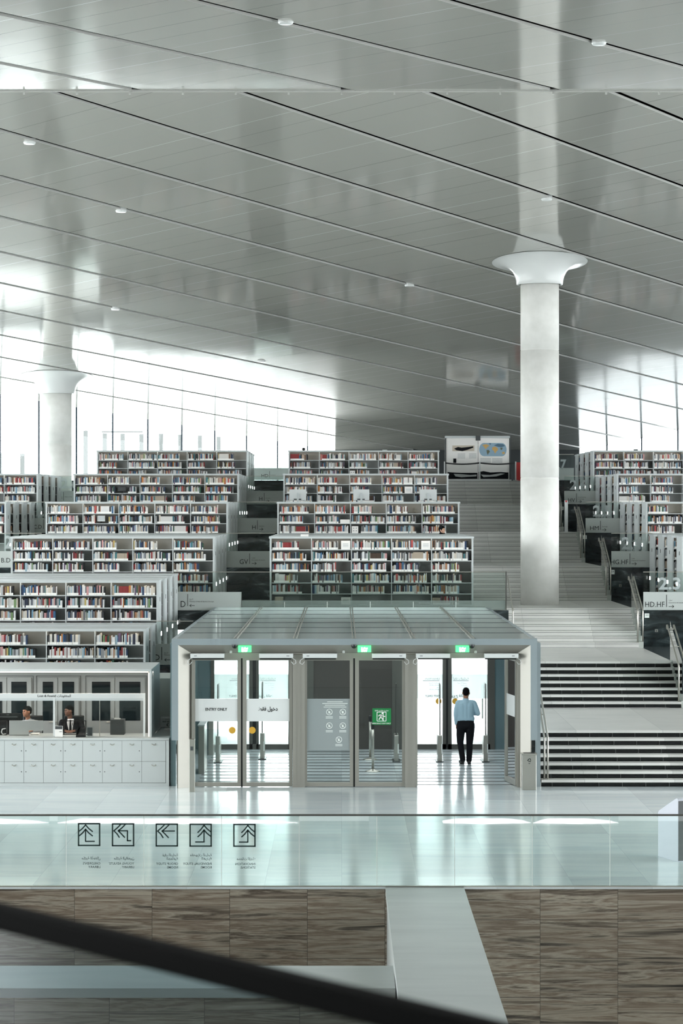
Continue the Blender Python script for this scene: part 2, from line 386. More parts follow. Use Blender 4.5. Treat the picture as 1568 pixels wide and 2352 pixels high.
W.node_tree.links.new(wrp.outputs[0], bg.inputs[0])

# ------------------------------------------------------------------ ceiling
SLOPE = 1.18                       # slots run along D = c + 1.18 X
NRM = math.hypot(1, SLOPE)
CREASE = 50.5; ZN = 15.2
def ZC(d): return ZN if d <= CREASE else ZN - 0.1154 * (d - CREASE)
FAC_L = lambda x: 107.6 + 1.185 * x
FAC_R = lambda x: 106.9 - 1.77 * (x - 11.2)
def clip(poly, a, b, c):           # keep a*x+b*y<=c
    out = []
    for i in range(len(poly)):
        p, q = poly[i], poly[(i + 1) % len(poly)]
        dp, dq = a * p[0] + b * p[1] - c, a * q[0] + b * q[1] - c
        if dp <= 0: out.append(p)
        if dp * dq < 0:
            t = dp / (dp - dq); out.append((p[0] + (q[0] - p[0]) * t, p[1] + (q[1] - p[1]) * t))
    return out
def strips(c0, step, n, y0, y1, zf, gap, th, far):
    for i in range(n):
        a = c0 + step * i + gap / 2 * NRM; b = c0 + step * (i + 1) - gap / 2 * NRM
        xs = 34.0
        poly = [(-xs, a - SLOPE * xs), (xs, a + SLOPE * xs), (xs, b + SLOPE * xs), (-xs, b - SLOPE * xs)]
        poly = clip(poly, 0, -1, -y0); poly = clip(poly, 0, 1, y1) if poly else poly
        if far and poly:
            poly = clip(poly, -1.185, 1, 107.9)
            poly = clip(poly, 1.77, 1, 107.2 + 1.77 * 11.2) if poly else poly
        if len(poly) < 3: continue
        mb = MB(); m = len(poly)
        lo = [(x, y, zf(y)) for x, y in poly]; hi = [(x, y, zf(y) + th) for x, y in poly]
        mb.add(lo + hi, [tuple(range(m))[::-1]], 0)
        mb.add(lo + hi, [(k, (k + 1) % m, m + (k + 1) % m, m + k) for k in range(m)], 1)
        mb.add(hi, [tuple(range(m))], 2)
        struct(mb, 'ceiling', ['ceil', 'lip', 'void'])
strips(39.3 - 5.5 * 11, 5.5, 20, -26.0, CREASE - 0.03, lambda d: ZN, 0.24, 0.06, False)
strips(63.1 - 4.92 * 11, 4.92, 20, CREASE + 0.03, 140.0, ZC, 0.20, 0.055, True)
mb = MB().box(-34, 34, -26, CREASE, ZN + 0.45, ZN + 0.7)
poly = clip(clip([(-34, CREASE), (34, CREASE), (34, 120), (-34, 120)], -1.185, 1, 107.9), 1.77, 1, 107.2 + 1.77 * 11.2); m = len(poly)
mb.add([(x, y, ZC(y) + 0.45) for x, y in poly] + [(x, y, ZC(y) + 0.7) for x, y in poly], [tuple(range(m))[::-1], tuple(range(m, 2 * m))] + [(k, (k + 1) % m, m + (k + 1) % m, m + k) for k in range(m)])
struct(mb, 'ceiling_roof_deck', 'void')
mb = MB().box(-34, 34, CREASE - 0.02, CREASE + 0.02, ZN - 0.03, ZN + 0.02)
for i in range(-14, 15): mb.box(1.18 * i - 0.02, 1.18 * i + 0.02, CREASE - 0.03, CREASE + 0.03, ZN - 0.08, ZN + 0.01)
struct(mb, 'trim_1', 'lip')
# white discs (speakers / detectors) in the slots, placed by slot and position along it
DISCS = [(68, 327), (278, 484), (265, 709), (940, 655), (1255, 457), (656, 50), (1375, 98), (600, 829)]
for i, (px, py) in enumerate(DISCS):
    v = (1176 - py) / F; u = (px - 784) / F
    d = (ZN - H) / v
    if d > CREASE: d = (ZN - H + 0.1154 * CREASE) / (v + 0.1154)
    x = u * d; z = ZC(d) - 0.012
    mb = MB().lathe([(0.02, z - 0.035), (0.13, z - 0.03), (0.15, z), (0.15, z + 0.1)], x, d, 20)
    near = ['in the left half of the third slot down', 'in the fourth slot down at left', 'in the slot above the far left column', 'mid-ceiling left of the big column', 'in the slot above the big column capital', 'at the top near the centre', 'at the top right above the ceiling crease', 'beyond the far left column'][i]
    one(mb, 'ceiling_speaker', 'gloss_white', 'small white disc fixture ' + near, 'ceiling fixture', (x, d, z), 'white discs in the ceiling slots', smooth=False)

# ------------------------------------------------------------------ ground floor, void and heritage walls
struct(MB().box(-40, 40, 35.0, 100, -0.03, 0.0), 'floor', 'floor')
struct(MB().box(-40, 40, 35.02, 35.4, -6.5, -0.03), 'wall_void', 'trav')
struct(MB().box(-40, 40, -20, 36, -6.7, -6.5), 'floor', 'trav')
XS0, XS1 = PX(885, 35), PX(1065, 35)
struct(MB().box(XS0, XS1, 12, 35.05, -0.12, 0.0).box(XS0 + 0.02, XS1 - 0.02, 12, 35.05, -6.5, -0.12), 'wall_parapet', 'parapet')
mbw = MB().box(-40, XS0, 28.52, 29.94, -0.32, -0.2)
struct(mbw, 'wall_parapet', 'parapet')
struct(MB().box(-40, XS0 - 0.01, 28.57, 29.9, -6.5, -0.32), 'wall_heritage', 'trav')
# unseen walls added behind and beside the hall and court to block light
struct(MB().box(-34, 34, -26.5, -26, -6.5, ZN + 0.5), 'light_blocker_rear', 'lightwall')
struct(MB().box(-34.3, -34, -26, 12, -6.5, ZN + 0.5), 'light_blocker_left', 'lightwall'); struct(MB().box(34, 34.3, -26, 12, -6.5, ZN + 0.5), 'light_blocker_right', 'lightwall')
struct(MB().box(-24.3, -24, -26, 35, -6.5, 0.0), 'light_blocker_court', 'trav'); struct(MB().box(24, 24.3, -26, 35, -6.5, 0.0), 'light_blocker_court', 'trav')
# deck the camera stands on, widened unseen to shade the court, its edge parallel to the ceiling slots' cross direction
def DK(x): return 2.32 - 1.16 * x
mb = MB().prism([(-20, DK(-20) * 0 + 9.0), (-4, DK(-4) + 0.25), (2.2, DK(2.2) + 0.25), (20, 0.0), (34, 0.0), (34, -26), (-34, -26), (-34, 9.0)], (0, 0, 4.0), (1, 0, 0), (0, 1, 0), (0, 0, 0.25))
struct(mb, 'floor', 'stone')

# ------------------------------------------------------------------ stairs and terraces
def flight(k, x0, x1, vent):
    z0 = ZK(k - 1); st = MB(); dk = MB(); jn = MB()
    for i in range(7):
        d = FK(k) + i * TR; za = z0 + i * R0; zb = za + R0
        d2 = d + TR + 0.03 if i < 6 else d + TR
        if vent:
            st.box(x0, x1, d - 0.015, d2, zb - 0.056, zb)
            dk.box(x0, x1, d + 0.03, d + 0.06, za, zb - 0.056, 0)
            for q in (0.34, 0.67): dk.box(x0, x1, d + 0.008, d + 0.03, za + (R0 - 0.056) * q - 0.004, za + (R0 - 0.056) * q + 0.004, 1)
            n = int((min(x1, 12) - x0) / 0.495) + 1
            for j in range(n):
                xx = x0 + 0.22 + 0.495 * j
                if xx < x1: dk.box(xx, xx + 0.014, d + 0.0, d + 0.03, za, zb - 0.056, 1)
        else:
            st.box(x0, x1, d - 0.012, d2, zb - 0.03, zb)
            st.box(x0, x1, d, d + 0.05, za, zb - 0.03)
            jn.box(x0, x1, d - 0.004, d + 0.01, zb - 0.044, zb - 0.03)
            jn.box(x0, x1, d - 0.004, d + 0.01, za, za + 0.008)
    s = struct(st, 'stair_flight', 'stone')
    if vent: dk.build('vent_grille', ['void', 'graphite'], s)
    else: jn.build('step_joint', 'stone_joint', s)
XR = 8.25; XA = 8.35
flight(1, 4.22, 30, True)
flight(2, 4.22, XR + 0.05, True)
flight(3, 4.70, XR, False)
for k in (4, 5, 6, 7): flight(k, 3.76, XR, False)
for k in range(1, 8):
    x0 = 4.22 if k <= 2 else 3.76
    x1 = 30 if k == 1 else XA
    y1 = FK(k + 1) + 0.01 if k < 7 else 108
    struct(MB().box(x0, x1, FK(k) + 2.1, y1, ZK(k) - 0.3, ZK(k)), 'floor_landing', 'stone')
for k in range(2, 8):
    mb = MB()
    for i in range(7):
        d = FK(k) + i * TR; mb.box(XR + (0.05 if k == 2 else 0), XA + 0.03, d, d + TR + (0.05 if i < 6 else 0), ZK(k - 1) - 0.3, ZK(k - 1) + (i + 1) * R0 + 0.02)
    struct(mb, 'trim_stair_curb', 'lightwall')
# book terraces: left/centre and right
for k in range(1, 8):
    y1 = EK(k + 1) if k < 7 else 112
    xr = -3.64 if k <= 2 else 3.75
    if k == 1:   # the reception recess is cut into the first terrace
        struct(MB().box(-34, -8.5, EK(k) + 0.02, y1, ZK(k) - 0.25, ZK(k)).box(-8.5, xr, 50.64, y1, ZK(k) - 0.25, ZK(k)), 'floor_terrace', 'stone')
        struct(MB().box(-34, -8.5, EK(k), EK(k) + 0.22, -0.3, ZK(k) - 0.004).box(-8.5, xr, 50.63, 50.8, 0, ZK(k) - 0.004), 'wall_terrace', 'dmarble')
        continue_left = False
    else:
        struct(MB().box(-34, xr, EK(k) + 0.02, y1, ZK(k) - 0.25, ZK(k)), 'floor_terrace', 'stone')
        continue_left = True
    zlow = ZK(k - 1) - 0.3 if k != 3 else 2.5
    if continue_left: struct(MB().box(-34, xr + (0.93 if k == 3 else 0), EK(k), EK(k) + 0.22, zlow, ZK(k) - 0.004), 'wall_terrace', 'dmarble')
    if k >= 2:
        struct(MB().box(XA, 34, EK(k) + 0.02, y1, ZK(k) - 0.25, ZK(k)), 'floor_terrace', 'aisle')
        struct(MB().box(XA + 0.02, 34, EK(k), EK(k) + 0.22, ZK(k - 1) - 0.3, ZK(k) - 0.004), 'wall_terrace', 'dmarble')
struct(MB().box(3.75, 4.68, 63.6, 64.66, 2.75, ZK(3)), 'floor_terrace', 'stone')
# low dark marble ends beside the entrance box
struct(MB().box(PX(388, 48.1), -3.50, 48.1, 48.4, 0, 1.01), 'wall_marble_end', 'dmarble')
struct(MB().box(3.95, 4.20, 47.85, 48.3, 0, 1.01), 'wall_marble_end', 'dmarble')
# white wall block right of the reception canopy
struct(MB().box(-8, -3.62, 50.62, 52.4, 0, 2.08), 'wall_block', 'lightwall')

# ------------------------------------------------------------------ columns
def column(x, d, zb, joints, name):
    zc = ZC(d); zr = {0: 12.55, 1: 10.33}[name]
    mb = MB(); prof = [(0.57, zb)]
    for z in joints: prof += [(0.57, z - 0.012), (0.56, z - 0.010), (0.56, z + 0.010), (0.57, z + 0.012)]
    prof += [(0.57, zr + 0.4)]
    mb.lathe(prof, x, d, 64)
    c = struct(mb, 'column', 'concrete', smooth=False)
    for p in c.data.polygons: p.use_smooth = len(p.vertices) == 4 and abs(p.normal.z) < 0.3
    cp = MB().lathe([(0.60, zr + 0.02), (0.66, zr), (0.685, zr + 0.02), (0.70, zr + 0.12), (0.73, zr + 0.24), (0.80, zr + 0.38), (0.90, zr + 0.48), (1.03, zr + 0.56), (1.18, zr + 0.615), (1.32, zr + 0.645), (1.42, zr + 0.655)], x, d, 64, cap=False)
    top = zr + 0.655
    cp.v = [(p[0], p[1], zr + (p[2] - zr) * (zc - 0.012 - zr) / (top - zr) - 0.1154 * (p[1] - d) * min(1.0, max(0.0, (p[2] - zr) / (top - zr)) ** 1.5)) for p in cp.v]
    cp.build('capital', 'gloss_white', c, smooth=True)
column(PX(1239, 67.4), 67.4, ZK(3), [PZ(1098, 67.4), PZ(805, 67.4)], 0)
column(PX(130.5, 86.9), 86.9, ZK(6), [PZ(1022, 86.9)], 1)

# ------------------------------------------------------------------ glazed facades and the dark back wall
def facade(n, xs, line, zb):
    t = None
    mu = MB()
    for x in xs:
        d = line(x); mu.bar((x, d, zb), (x, d, ZC(d) + 0.1), 0.06, 0.14)
    xa, xb = xs[0], xs[-1]
    pane = MB()
    for a, b in zip(xs[:-1], xs[1:]):
        pane.add([(a, line(a), zb), (b, line(b), zb), (b, line(b), ZC(line(b))), (a, line(a), ZC(line(a)))], [(0, 1, 2, 3)])
    o = struct(pane, 'window_%d' % n, 'gw')
    mu.build('mullion', 'mullion', o)
facade(1, [-30.0 + 1.353 * i - 0.0 for i in range(0, 22)], FAC_L, 5.0)
facade(2, [11.0 + 1.3 * i for i in range(0, 18)], FAC_R, 5.0)
struct(MB().box(-0.3, 11.2, 106.6, 107.2, 5.0, 10.2), 'wall_back', 'core')
# pale concrete posts standing outside the left facade
outs = [(0, 1040), (197, 989), (241, 991), (282, 992), (325, 993), (370, 996), (414, 998), (459, 1000), (502, 1003), (52, 1042)]
for i, (px, py) in enumerate(outs):
    d = 118.0; x = PX(px, d); zt = PZ(py, d)
    mb = MB().box(x - 0.11, x + 0.11, d - 0.15, d + 0.15, 4.0, zt - 0.09 if 2 <= [0, 2, 3, 4, 5, 6, 7, 8, 9, 1][i] <= 5 and 1 < i < 5 else zt)
    o = one(mb, 'facade_post', 'outpost', 'pale square post standing outside the left glass wall, %s from the left' % ['first', 'third', 'fourth', 'fifth', 'sixth', 'seventh', 'eighth', 'ninth', 'tenth', 'second'][i], 'post', (x, d, 4.0), 'posts outside the left glass wall')
xa, xb = PX(233, 118), PX(328, 118)
one(MB().box(xa, xb, 117.95, 118.05, PZ(994, 118), PZ(990, 118)), 'facade_rail', 'outpost', 'thin horizontal rail across the tops of three outside posts', 'rail', (xa, 118, PZ(994, 118)))
struct(MB().box(-60, 60, 100, 170, 3.6, 4.0), 'ground', 'concrete')

# ------------------------------------------------------------------ entrance vestibule
DV = 47.75
def vx(px, d=DV): return PX(px, d)
def vz(py, d=DV): return PZ(py, d)
ZR = 3.134
mb = MB().box(vx(405), vx(1222), 47.6, 63.42, ZR - 0.10, ZR - 0.005)
roof = struct(mb, 'vestibule_roof', 'roofglass')
mb = MB()
for i in range(1, 6):
    x = PX(405 + 136 * i, 47.8)
    for q in (-0.03, 0.03): mb.box(x + q - 0.012, x + q + 0.012, 47.6, 63.4, ZR - 0.006, ZR + 0.012)
mb.build('glazing_bar', 'steel', roof)
mb = MB()
for i in range(1, 8): mb.box(vx(405), vx(1222), 47.7 + 2.27 * i - 0.02, 47.7 + 2.27 * i + 0.02, ZR - 0.006, ZR + 0.004)
mb.build('glazing_joint', 'graphite', roof)
mb = MB().box(vx(396), vx(405), 47.63, 63.42, ZR - 0.13, ZR).box(vx(1222), vx(1231), 47.63, 63.42, ZR - 0.13, ZR)
mb.build('roof_edge', 'fascia', roof)
fr = MB().box(vx(396), vx(1231), 47.5, 47.62, vz(1480), ZR + 0.004).box(vx(396), vx(411), 47.5, 47.62, 1.01, vz(1480)).box(vx(1216), vx(1231), 47.5, 47.62, 1.01, vz(1480))
port = struct(fr, 'vestibule_portal', 'fascia')
# splayed stainless casing, mitred at the corners
cs = MB()
xo0, xo1, xi0, xi1 = vx(411), vx(1216), vx(440), vx(1187); zo, zi = vz(1480), vz(1501); a, b = 47.52, 47.76
cs.add([(xo0, a, 0), (xi0, b, 0), (xi0, b, zi), (xo0, a, zo)], [(0, 1, 2, 3)])
cs.add([(xo1, a, 0), (xi1, b, 0), (xi1, b, zi), (xo1, a, zo)], [(3, 2, 1, 0)])
cs.add([(xo0, a, zo), (xo1, a, zo), (xi1, b, zi), (xi0, b, zi)], [(3, 2, 1, 0)])
cs.box(xo0 - 0.02, xo0, a, 48.0, 0, zo).box(xo1, xo1 + 0.02, a, 48.0, 0, zo)
cs.build('door_casing', 'steel_satin', port)
pr = MB().box(vx(440), vx(1187), 47.74, 47.9, vz(1512), zi + 0.01)
for p0, p1 in ((440, 447), (672, 700), (930, 955), (1187, 1194)):
    pr.box(vx(p0), vx(p1), 47.7, 47.92, 0, vz(1504))
    if p1 - p0 > 20: pr.box(vx(p0 + 9), vx(p0 + 10), 47.695, 47.7, 0, vz(1508)).box(vx(p1 - 10), vx(p1 - 9), 47.695, 47.7, 0, vz(1508))
pr.build('door_jamb', 'steel_satin', port)
# side walls and dark inner walls of the box
struct(MB().box(4.09, 4.2, 47.8, 63.4, 0, ZR - 0.1), 'wall_vestibule', 'fascia')
struct(MB().box(-3.62, -3.5, 47.9, 63.4, 0, ZR - 0.1), 'wall_vestibule', 'sidewall')
mb = MB()
for z0, z1 in ((0.02, 0.10), (1.05, 1.2), (2.2, 2.32)): mb.box(4.02, 4.09, 48.6, 55.2, z0, z1)
for d in (50.2, 51.9, 53.6): mb.box(4.03, 4.09, d, d + 0.08, 0.1, 2.9)
w_ = struct(mb, 'trim_2', 'fascia')
MB().box(4.05, 4.08, 48.7, 55.1, 0.15, 1.03).build('wall_panel', 'white', w_)
# entrance mat: dark drain lines across the marble
mb = MB()
for i in range(12): mb.box(vx(448), 4.0, 48.1 + 0.6 * i, 48.19 + 0.6 * i, -0.01, 0.004)
struct(mb, 'floor_grating', 'black')

DOORN = [0]
def leaf(px0, px1, g0, g1, label=None, glassmat='gd'):
    DOORN[0] += 1
    x0, x1 = vx(px0), vx(px1); y0, y1 = DV, DV + 0.06; zt = vz(1512); zb = 0.012
    gx0, gx1 = vx(g0), vx(g1); gz0, gz1 = vz(1797), vz(1517)
    mb = MB().box(x0, gx0, y0, y1, zb, zt).box(gx1, x1, y0, y1, zb, zt).box(gx0, gx1, y0, y1, zb, gz0).box(gx0, gx1, y0, y1, gz1, zt)
    d = struct(mb, 'door_%d' % DOORN[0], 'steel_satin')
    MB().add([(gx0, DV + 0.03, gz0), (gx1, DV + 0.03, gz0), (gx1, DV + 0.03, gz1), (gx0, DV + 0.03, gz1)], [(0, 1, 2, 3)]).build('pane', glassmat, d)
    return d
dA = leaf(447, 553, 448, 545); dB = leaf(557, 671, 566, 664)
dC = leaf(700, 811, 705, 803); dD = leaf(815, 930, 824, 923)
mb = MB()
for p in (555, 813): mb.box(vx(p - 2.2), vx(p + 2.2), DV + 0.02, DV + 0.05, 0, vz(1512))
mb.build('door_seal', 'black', port)
YB = DV + 0.018
def film(d, name, mat, p0, p1, q0, q1, y=YB, lab=None, dep=0.003):
    o = MB().box(vx(p0), vx(p1), y, y + dep, vz(q1), vz(q0)).build(name, mat, d)
    if lab: o['label'] = lab
    return o
film(dA, 'frosted_band', 'frostwhite', 448, 545, 1605, 1657, lab='white frosted band reading ENTRY ONLY')
film(dB, 'frosted_band', 'frostwhite', 566, 664, 1605, 1657, lab='white frosted band with Arabic lettering')
put_text(MB(), 'ENTRY ONLY', vx(496.5), YB - 0.004, vz(1632.5), 0.062, 'C', bold=0.02, width=vx(521.5) - vx(471.5)).build('lettering', 'ink', dA)
put_text(MB(), arabic('دخول فقط'), vx(615), YB - 0.004, vz(1632.5), 0.085, 'C', bold=0.02, width=vx(637) - vx(593)).build('lettering', 'ink', dB)
for d, px in ((dA, 533), (dB, 579)): MB().disc(vx(px), YB, vz(1677.5), 0.072, 0.004, 28).build('warning_disc', 'yellow', d)
# middle pair: rules film on the left leaf, green emergency sign on the right leaf
film(dC, 'frosted_film', 'frosthaze', 705, 803, 1605, 1723, lab='hazy frosted film with prohibition pictograms')
mb = MB(); mt = MB()
for px, py in ((756, 1635.5), (787, 1635.5), (756, 1667), (787, 1667), (778, 1699)):
    mb.disc(vx(px), YB - 0.004, vz(py), 0.066, 0.003, 28, 0, 0.010)
    mb.bar((vx(px) - 0.045, YB - 0.003, vz(py) + 0.045), (vx(px) + 0.045, YB - 0.003, vz(py) - 0.045), 0.008, 0.002, up=(0, 1, 0))
    mb.box(vx(px) - 0.02, vx(px) + 0.015, YB - 0.004, YB - 0.002, vz(py) - 0.03, vz(py) + 0.02)
    for j in range(2): mt.box(vx(px - 8), vx(px + 8), YB - 0.004, YB - 0.002, vz(py + 11 + 3 * j) - 0.006, vz(py + 11 + 3 * j) + 0.004)
for j, w in enumerate((36, 58, 46, 52)): mt.box(vx(754 - w / 2 + 15), vx(754 + w / 2 + 15), YB - 0.004, YB - 0.002, vz(1612 + 4 * j) - 0.006, vz(1612 + 4 * j) + 0.004)
mb.build('pictogram', 'signwhite', dC); mt.build('small_print', 'signwhite', dC)
gs = film(dD, 'emergency_sign', 'signgreen', 855, 898, 1627, 1665, lab='green emergency exit only sign with running figure')
mb = MB(); y = YB - 0.004; cx, cz = vx(876), vz(1646); s = 0.0095
def seg(mb, p, q, w, y, th=0.003): mb.bar((p[0], y, p[1]), (q[0], y, q[1]), w, th, up=(0, 1, 0))
for p, q in (((-10, -10), (10, -10)), ((10, -10), (10, 10)), ((10, 10), (-10, 10)), ((-10, 10), (-10, -10)), ((4, -10), (4, 10)), ((-3, 4), (3, 1)), ((1, 4), (-3, -2)), ((-3, -2), (3, -4)), ((3, -4), (2, -8)), ((-3, -2), (-6, -7)), ((-3, 4), (-7, 1)), ((3, 1), (8, 0))):
    seg(mb, (cx + p[0] * s, cz + p[1] * s), (cx + q[0] * s, cz + q[1] * s), 0.012 if abs(p[0]) == 10 or abs(p[1]) == 10 else 0.022, y)
mb.disc(cx + 2 * s, y, cz + 7 * s, 0.02, 0.003, 14)
put_text(mb, 'EMERGENCY EXIT ONLY', cx, y, vz(1663), 0.026, 'C', bold=0.01); put_text(mb, arabic('مخرج طوارئ فقط'), cx, y, vz(1633.5), 0.03, 'C', bold=0.01)
mb.build('pictogram', 'signwhite', dD)
# right bay: both leaves stand open inwards
def open_leaf(hx, ang, px_label):
    DOORN[0] += 1
    w = 1.04; d = struct(MB().box(0, 0.07, -0.03, 0.03, 0.012, 2.7).box(w - 0.09, w, -0.03, 0.03, 0.012, 2.7).box(0.07, w - 0.09, -0.03, 0.03, 0.012, 0.12).box(0.07, w - 0.09, -0.03, 0.03, 2.64, 2.7), 'door_%d' % DOORN[0], 'steel')
    MB().add([(0.07, 0, 0.12), (w - 0.09, 0, 0.12), (w - 0.09, 0, 2.64), (0.07, 0, 2.64)], [(0, 1, 2, 3)]).build('pane', 'gd', d)
    MB().box(0.07, w - 0.09, -0.004, 0.004, 1.45, 1.9).build('frosted_band', 'frostwhite', d)
    d.location = (hx, 47.84, 0); d.rotation_euler = (0, 0, ang); return d
open_leaf(vx(1187.5), math.radians(99), 0)
open_leaf(vx(955.5), math.radians(91), 0)

# equipment over the doors
for i, (p0, p1) in enumerate(((437, 515), (595, 673), (695, 774), (854, 932), (955, 1033), (1112, 1190))):
    who = ['left leaf of the ENTRY ONLY door', 'right leaf of the ENTRY ONLY door', 'left leaf of the closed middle door', 'leaf with the green emergency sign', 'left leaf of the open exit door', 'right leaf of the open exit door'][i]
    x0, x1 = vx(p0, 47.6), vx(p1, 47.6); zt, zb = vz(1501, 47.6), vz(1511, 47.6)
    t = thing('door_operator', 'white door operator box above the ' + who, 'door operator', ((x0 + x1) / 2, 47.66, zb), 'door operators along the entrance lintel')
    MB().box(x0, x1, 47.55, 47.74, zb, zt).build('housing', 'white', t, bevel=0.006)
    sx = 1 if i % 2 == 0 else -1; ex = x0 if sx > 0 else x1
    MB().box(min(ex + sx * 0.04, ex + sx * 0.7), max(ex + sx * 0.04, ex + sx * 0.7), 47.62, 47.68, zb - 0.035, zb - 0.012).build('slide_arm', 'black', t)
    pts = [(ex + sx * 0.03, 47.6, zb), (ex - sx * 0.05, 47.6, zb - 0.05), (ex - sx * 0.06, 47.6, zb - 0.11), (ex - sx * 0.01, 47.6, zb - 0.14), (ex + sx * 0.04, 47.62, zb - 0.08)]
    MB().tube(pts, 0.006, 6).build('cable_loop', 'white', t)
    MB().box(ex + sx * 0.11 - 0.03, ex + sx * 0.11 + 0.03, 47.548, 47.551, (zt + zb) / 2 - 0.006, (zt + zb) / 2 + 0.006).build('badge', 'graphite', t)
for i, (p0, p1, dpx, spx) in enumerate(((547, 577, 539, 530), (821, 852, 813, 789), (1046, 1077, 1083, 1092))):
    wh = ['ENTRY ONLY door', 'closed middle door', 'open exit door'][i]
    x0, x1 = vx(p0, 47.5), vx(p1, 47.5); z0, z1 = vz(1498, 47.5), vz(1483, 47.5)
    t = thing('exit_sign', 'lit green EXIT sign above the ' + wh, 'exit sign', ((x0 + x1) / 2, 47.5, z0), 'lit exit signs over the entrance doors')
    MB().box(x0, x1, 47.46, 47.55, z0, z1).build('lightbox', 'exitgreen', t, bevel=0.004)
    m2 = MB(); xm = (x0 + x1) / 2
    put_text(m2, 'EXIT', xm, 47.455, z0 + 0.012, 0.045, 'C', bold=0.02); put_text(m2, arabic('مخرج'), xm, 47.455, z0 + 0.075, 0.045, 'C', bold=0.02)
    m2.build('lettering', 'exitwhite', t)
    xd, zd = vx(dpx, 47.5), vz(1483.5, 47.5)
    c = thing('dome_camera', 'black dome camera beside the exit sign above the ' + wh, 'camera', (xd, 47.52, zd), 'black dome cameras over the entrance doors')
    MB().lathe([(0.06, zd + 0.012), (0.06, zd), (0.0585, zd - 0.015), (0.05, zd - 0.035), (0.033, zd - 0.05), (0.01, zd - 0.058)], xd, 47.52, 20).build('dome', 'black', c, smooth=True)
    MB().lathe([(0.064, zd + 0.03), (0.064, zd + 0.01)], xd, 47.52, 20).build('mount', 'graphite', c)
    xs, zs = vx(spx, 47.6), vz(1497.5, 47.6)
    mb = MB().box(xs - 0.022, xs + 0.022, 47.60, 47.64, zs - 0.022, zs + 0.022, 0).box(xs - 0.008, xs + 0.008, 47.594, 47.60, zs - 0.008, zs + 0.008, 1)
    one(mb, 'wall_sensor', ['signwhite', 'ink'], 'tiny square white sensor plate on the lintel of the ' + wh, 'sensor', (xs, 47.64, zs))

# inner door line at the far end of the vestibule
DI = 55.3
def ix(px): return PX(px, DI)
def iz(py): return PZ(py, DI)
ZI = 2.72
mb = MB().box(-3.5, 4.09, DI + 0.02, DI + 0.12, ZI, 3.03)
for p0, p1 in ((484, 492), (572, 580), (588, 594), (662, 720), (900, 957), (1016, 1024), (1029, 1037), (1119, 1136)): mb.box(ix(p0), ix(p1), DI, DI + 0.1, 0, ZI)
mb.box(ix(484), ix(594), DI, DI + 0.08, 0.0, 0.13).box(ix(588), ix(667), DI, DI + 0.08, 0.0, 0.13).box(ix(957), ix(1024), DI, DI + 0.08, 0, 0.13).box(ix(1029), ix(1125), DI, DI + 0.08, 0, 0.13)
inn = struct(mb, 'wall_inner_doors', 'steel_dark')
MB().box(ix(718), ix(902), DI + 0.03, DI + 0.07, 0.0, ZI).build('dark_panel', 'wave', inn)
MB().box(-3.5, ix(486), DI + 0.03, DI + 0.07, 0.0, ZI).box(ix(1134), 4.09, DI + 0.03, DI + 0.07, 0, ZI).build('side_panel', 'sidewall', inn)
MB().box(ix(580), ix(588), DI + 0.02, DI + 0.06, 0, ZI).box(ix(1024), ix(1029), DI + 0.02, DI + 0.06, 0, ZI).build('door_seal', 'black', inn)
def idoor(p0, p1, lines, big, arab, head, disc):
    DOORN[0] += 1
    d = struct(MB().add([(ix(p0), DI + 0.04, 0.13), (ix(p1), DI + 0.04, 0.13), (ix(p1), DI + 0.04, ZI), (ix(p0), DI + 0.04, ZI)], [(0, 1, 2, 3)]), 'door_%d' % DOORN[0], 'gd')
    MB().box(ix(p0), ix(p1), DI + 0.05, DI + 0.054, iz(1605), iz(1549)).build('frosted_band', 'frostback', d)
    mb = MB(); y = DI + 0.03
    xr = ix(p1 - 12) if not arab else ix(p0 + 17)
    al = 'L'
    if arab:   # seen from behind: mirrored, starts at the left
        put_text(mb, arabic(head), ix(p0 + 40), y, iz(1561), 0.05, 'L', True); put_text(mb, arabic(big), ix(p0 + 34), y, iz(1601), 0.07, 'L', True, bold=0.02)
        for j, s in enumerate(lines): put_text(mb, arabic(s), ix(p0 + 36), y, iz(1570 + 5 * j), 0.022, 'L', True)
        mb.box(ix(p0 + 4), ix(p0 + 40), y, y + 0.002, iz(1564), iz(1563))
    else:
        put_text(mb, head, ix(p1 - 8), y, iz(1561), 0.045, 'L', True); put_text(mb, big, ix(p1 - 8), y, iz(1601), 0.05, 'L', True, bold=0.02)
        for j, s in enumerate(lines): put_text(mb, s, ix(p1 - 8), y, iz(1570 + 5 * j), 0.022, 'L', True)
        mb.box(ix(p1 - 46), ix(p1 - 8), y, y + 0.002, iz(1564), iz(1563))
    mb.build('lettering', 'greytext' if not disc else 'graphite', d)
    if disc: MB().disc(ix(disc), DI + 0.03, iz(1611), 0.075, 0.004, 24).build('warning_disc', 'yellow', d)
    return d
EN = ('Saturday to Thursday', '8:00 AM to 8:00 PM', 'Friday', '4:00 PM to 8:00 PM')
AB = ('السبت إلى الخميس'.replace('ى', 'ا'), 'من 8 صباحا', 'الجمعة', 'من 4 مساء')
idoor(491, 573, EN, 'ENTRY ONLY', False, 'Library Hours', None); idoor(593, 664, AB, 'دخول فقط', True, 'أوقات المكتبة', None)
idoor(956, 1017, EN, 'EXIT ONLY', False, 'Library Hours', 1007); idoor(1036, 1120, AB, 'خروج فقط', True, 'أوقات المكتبة', 1045)

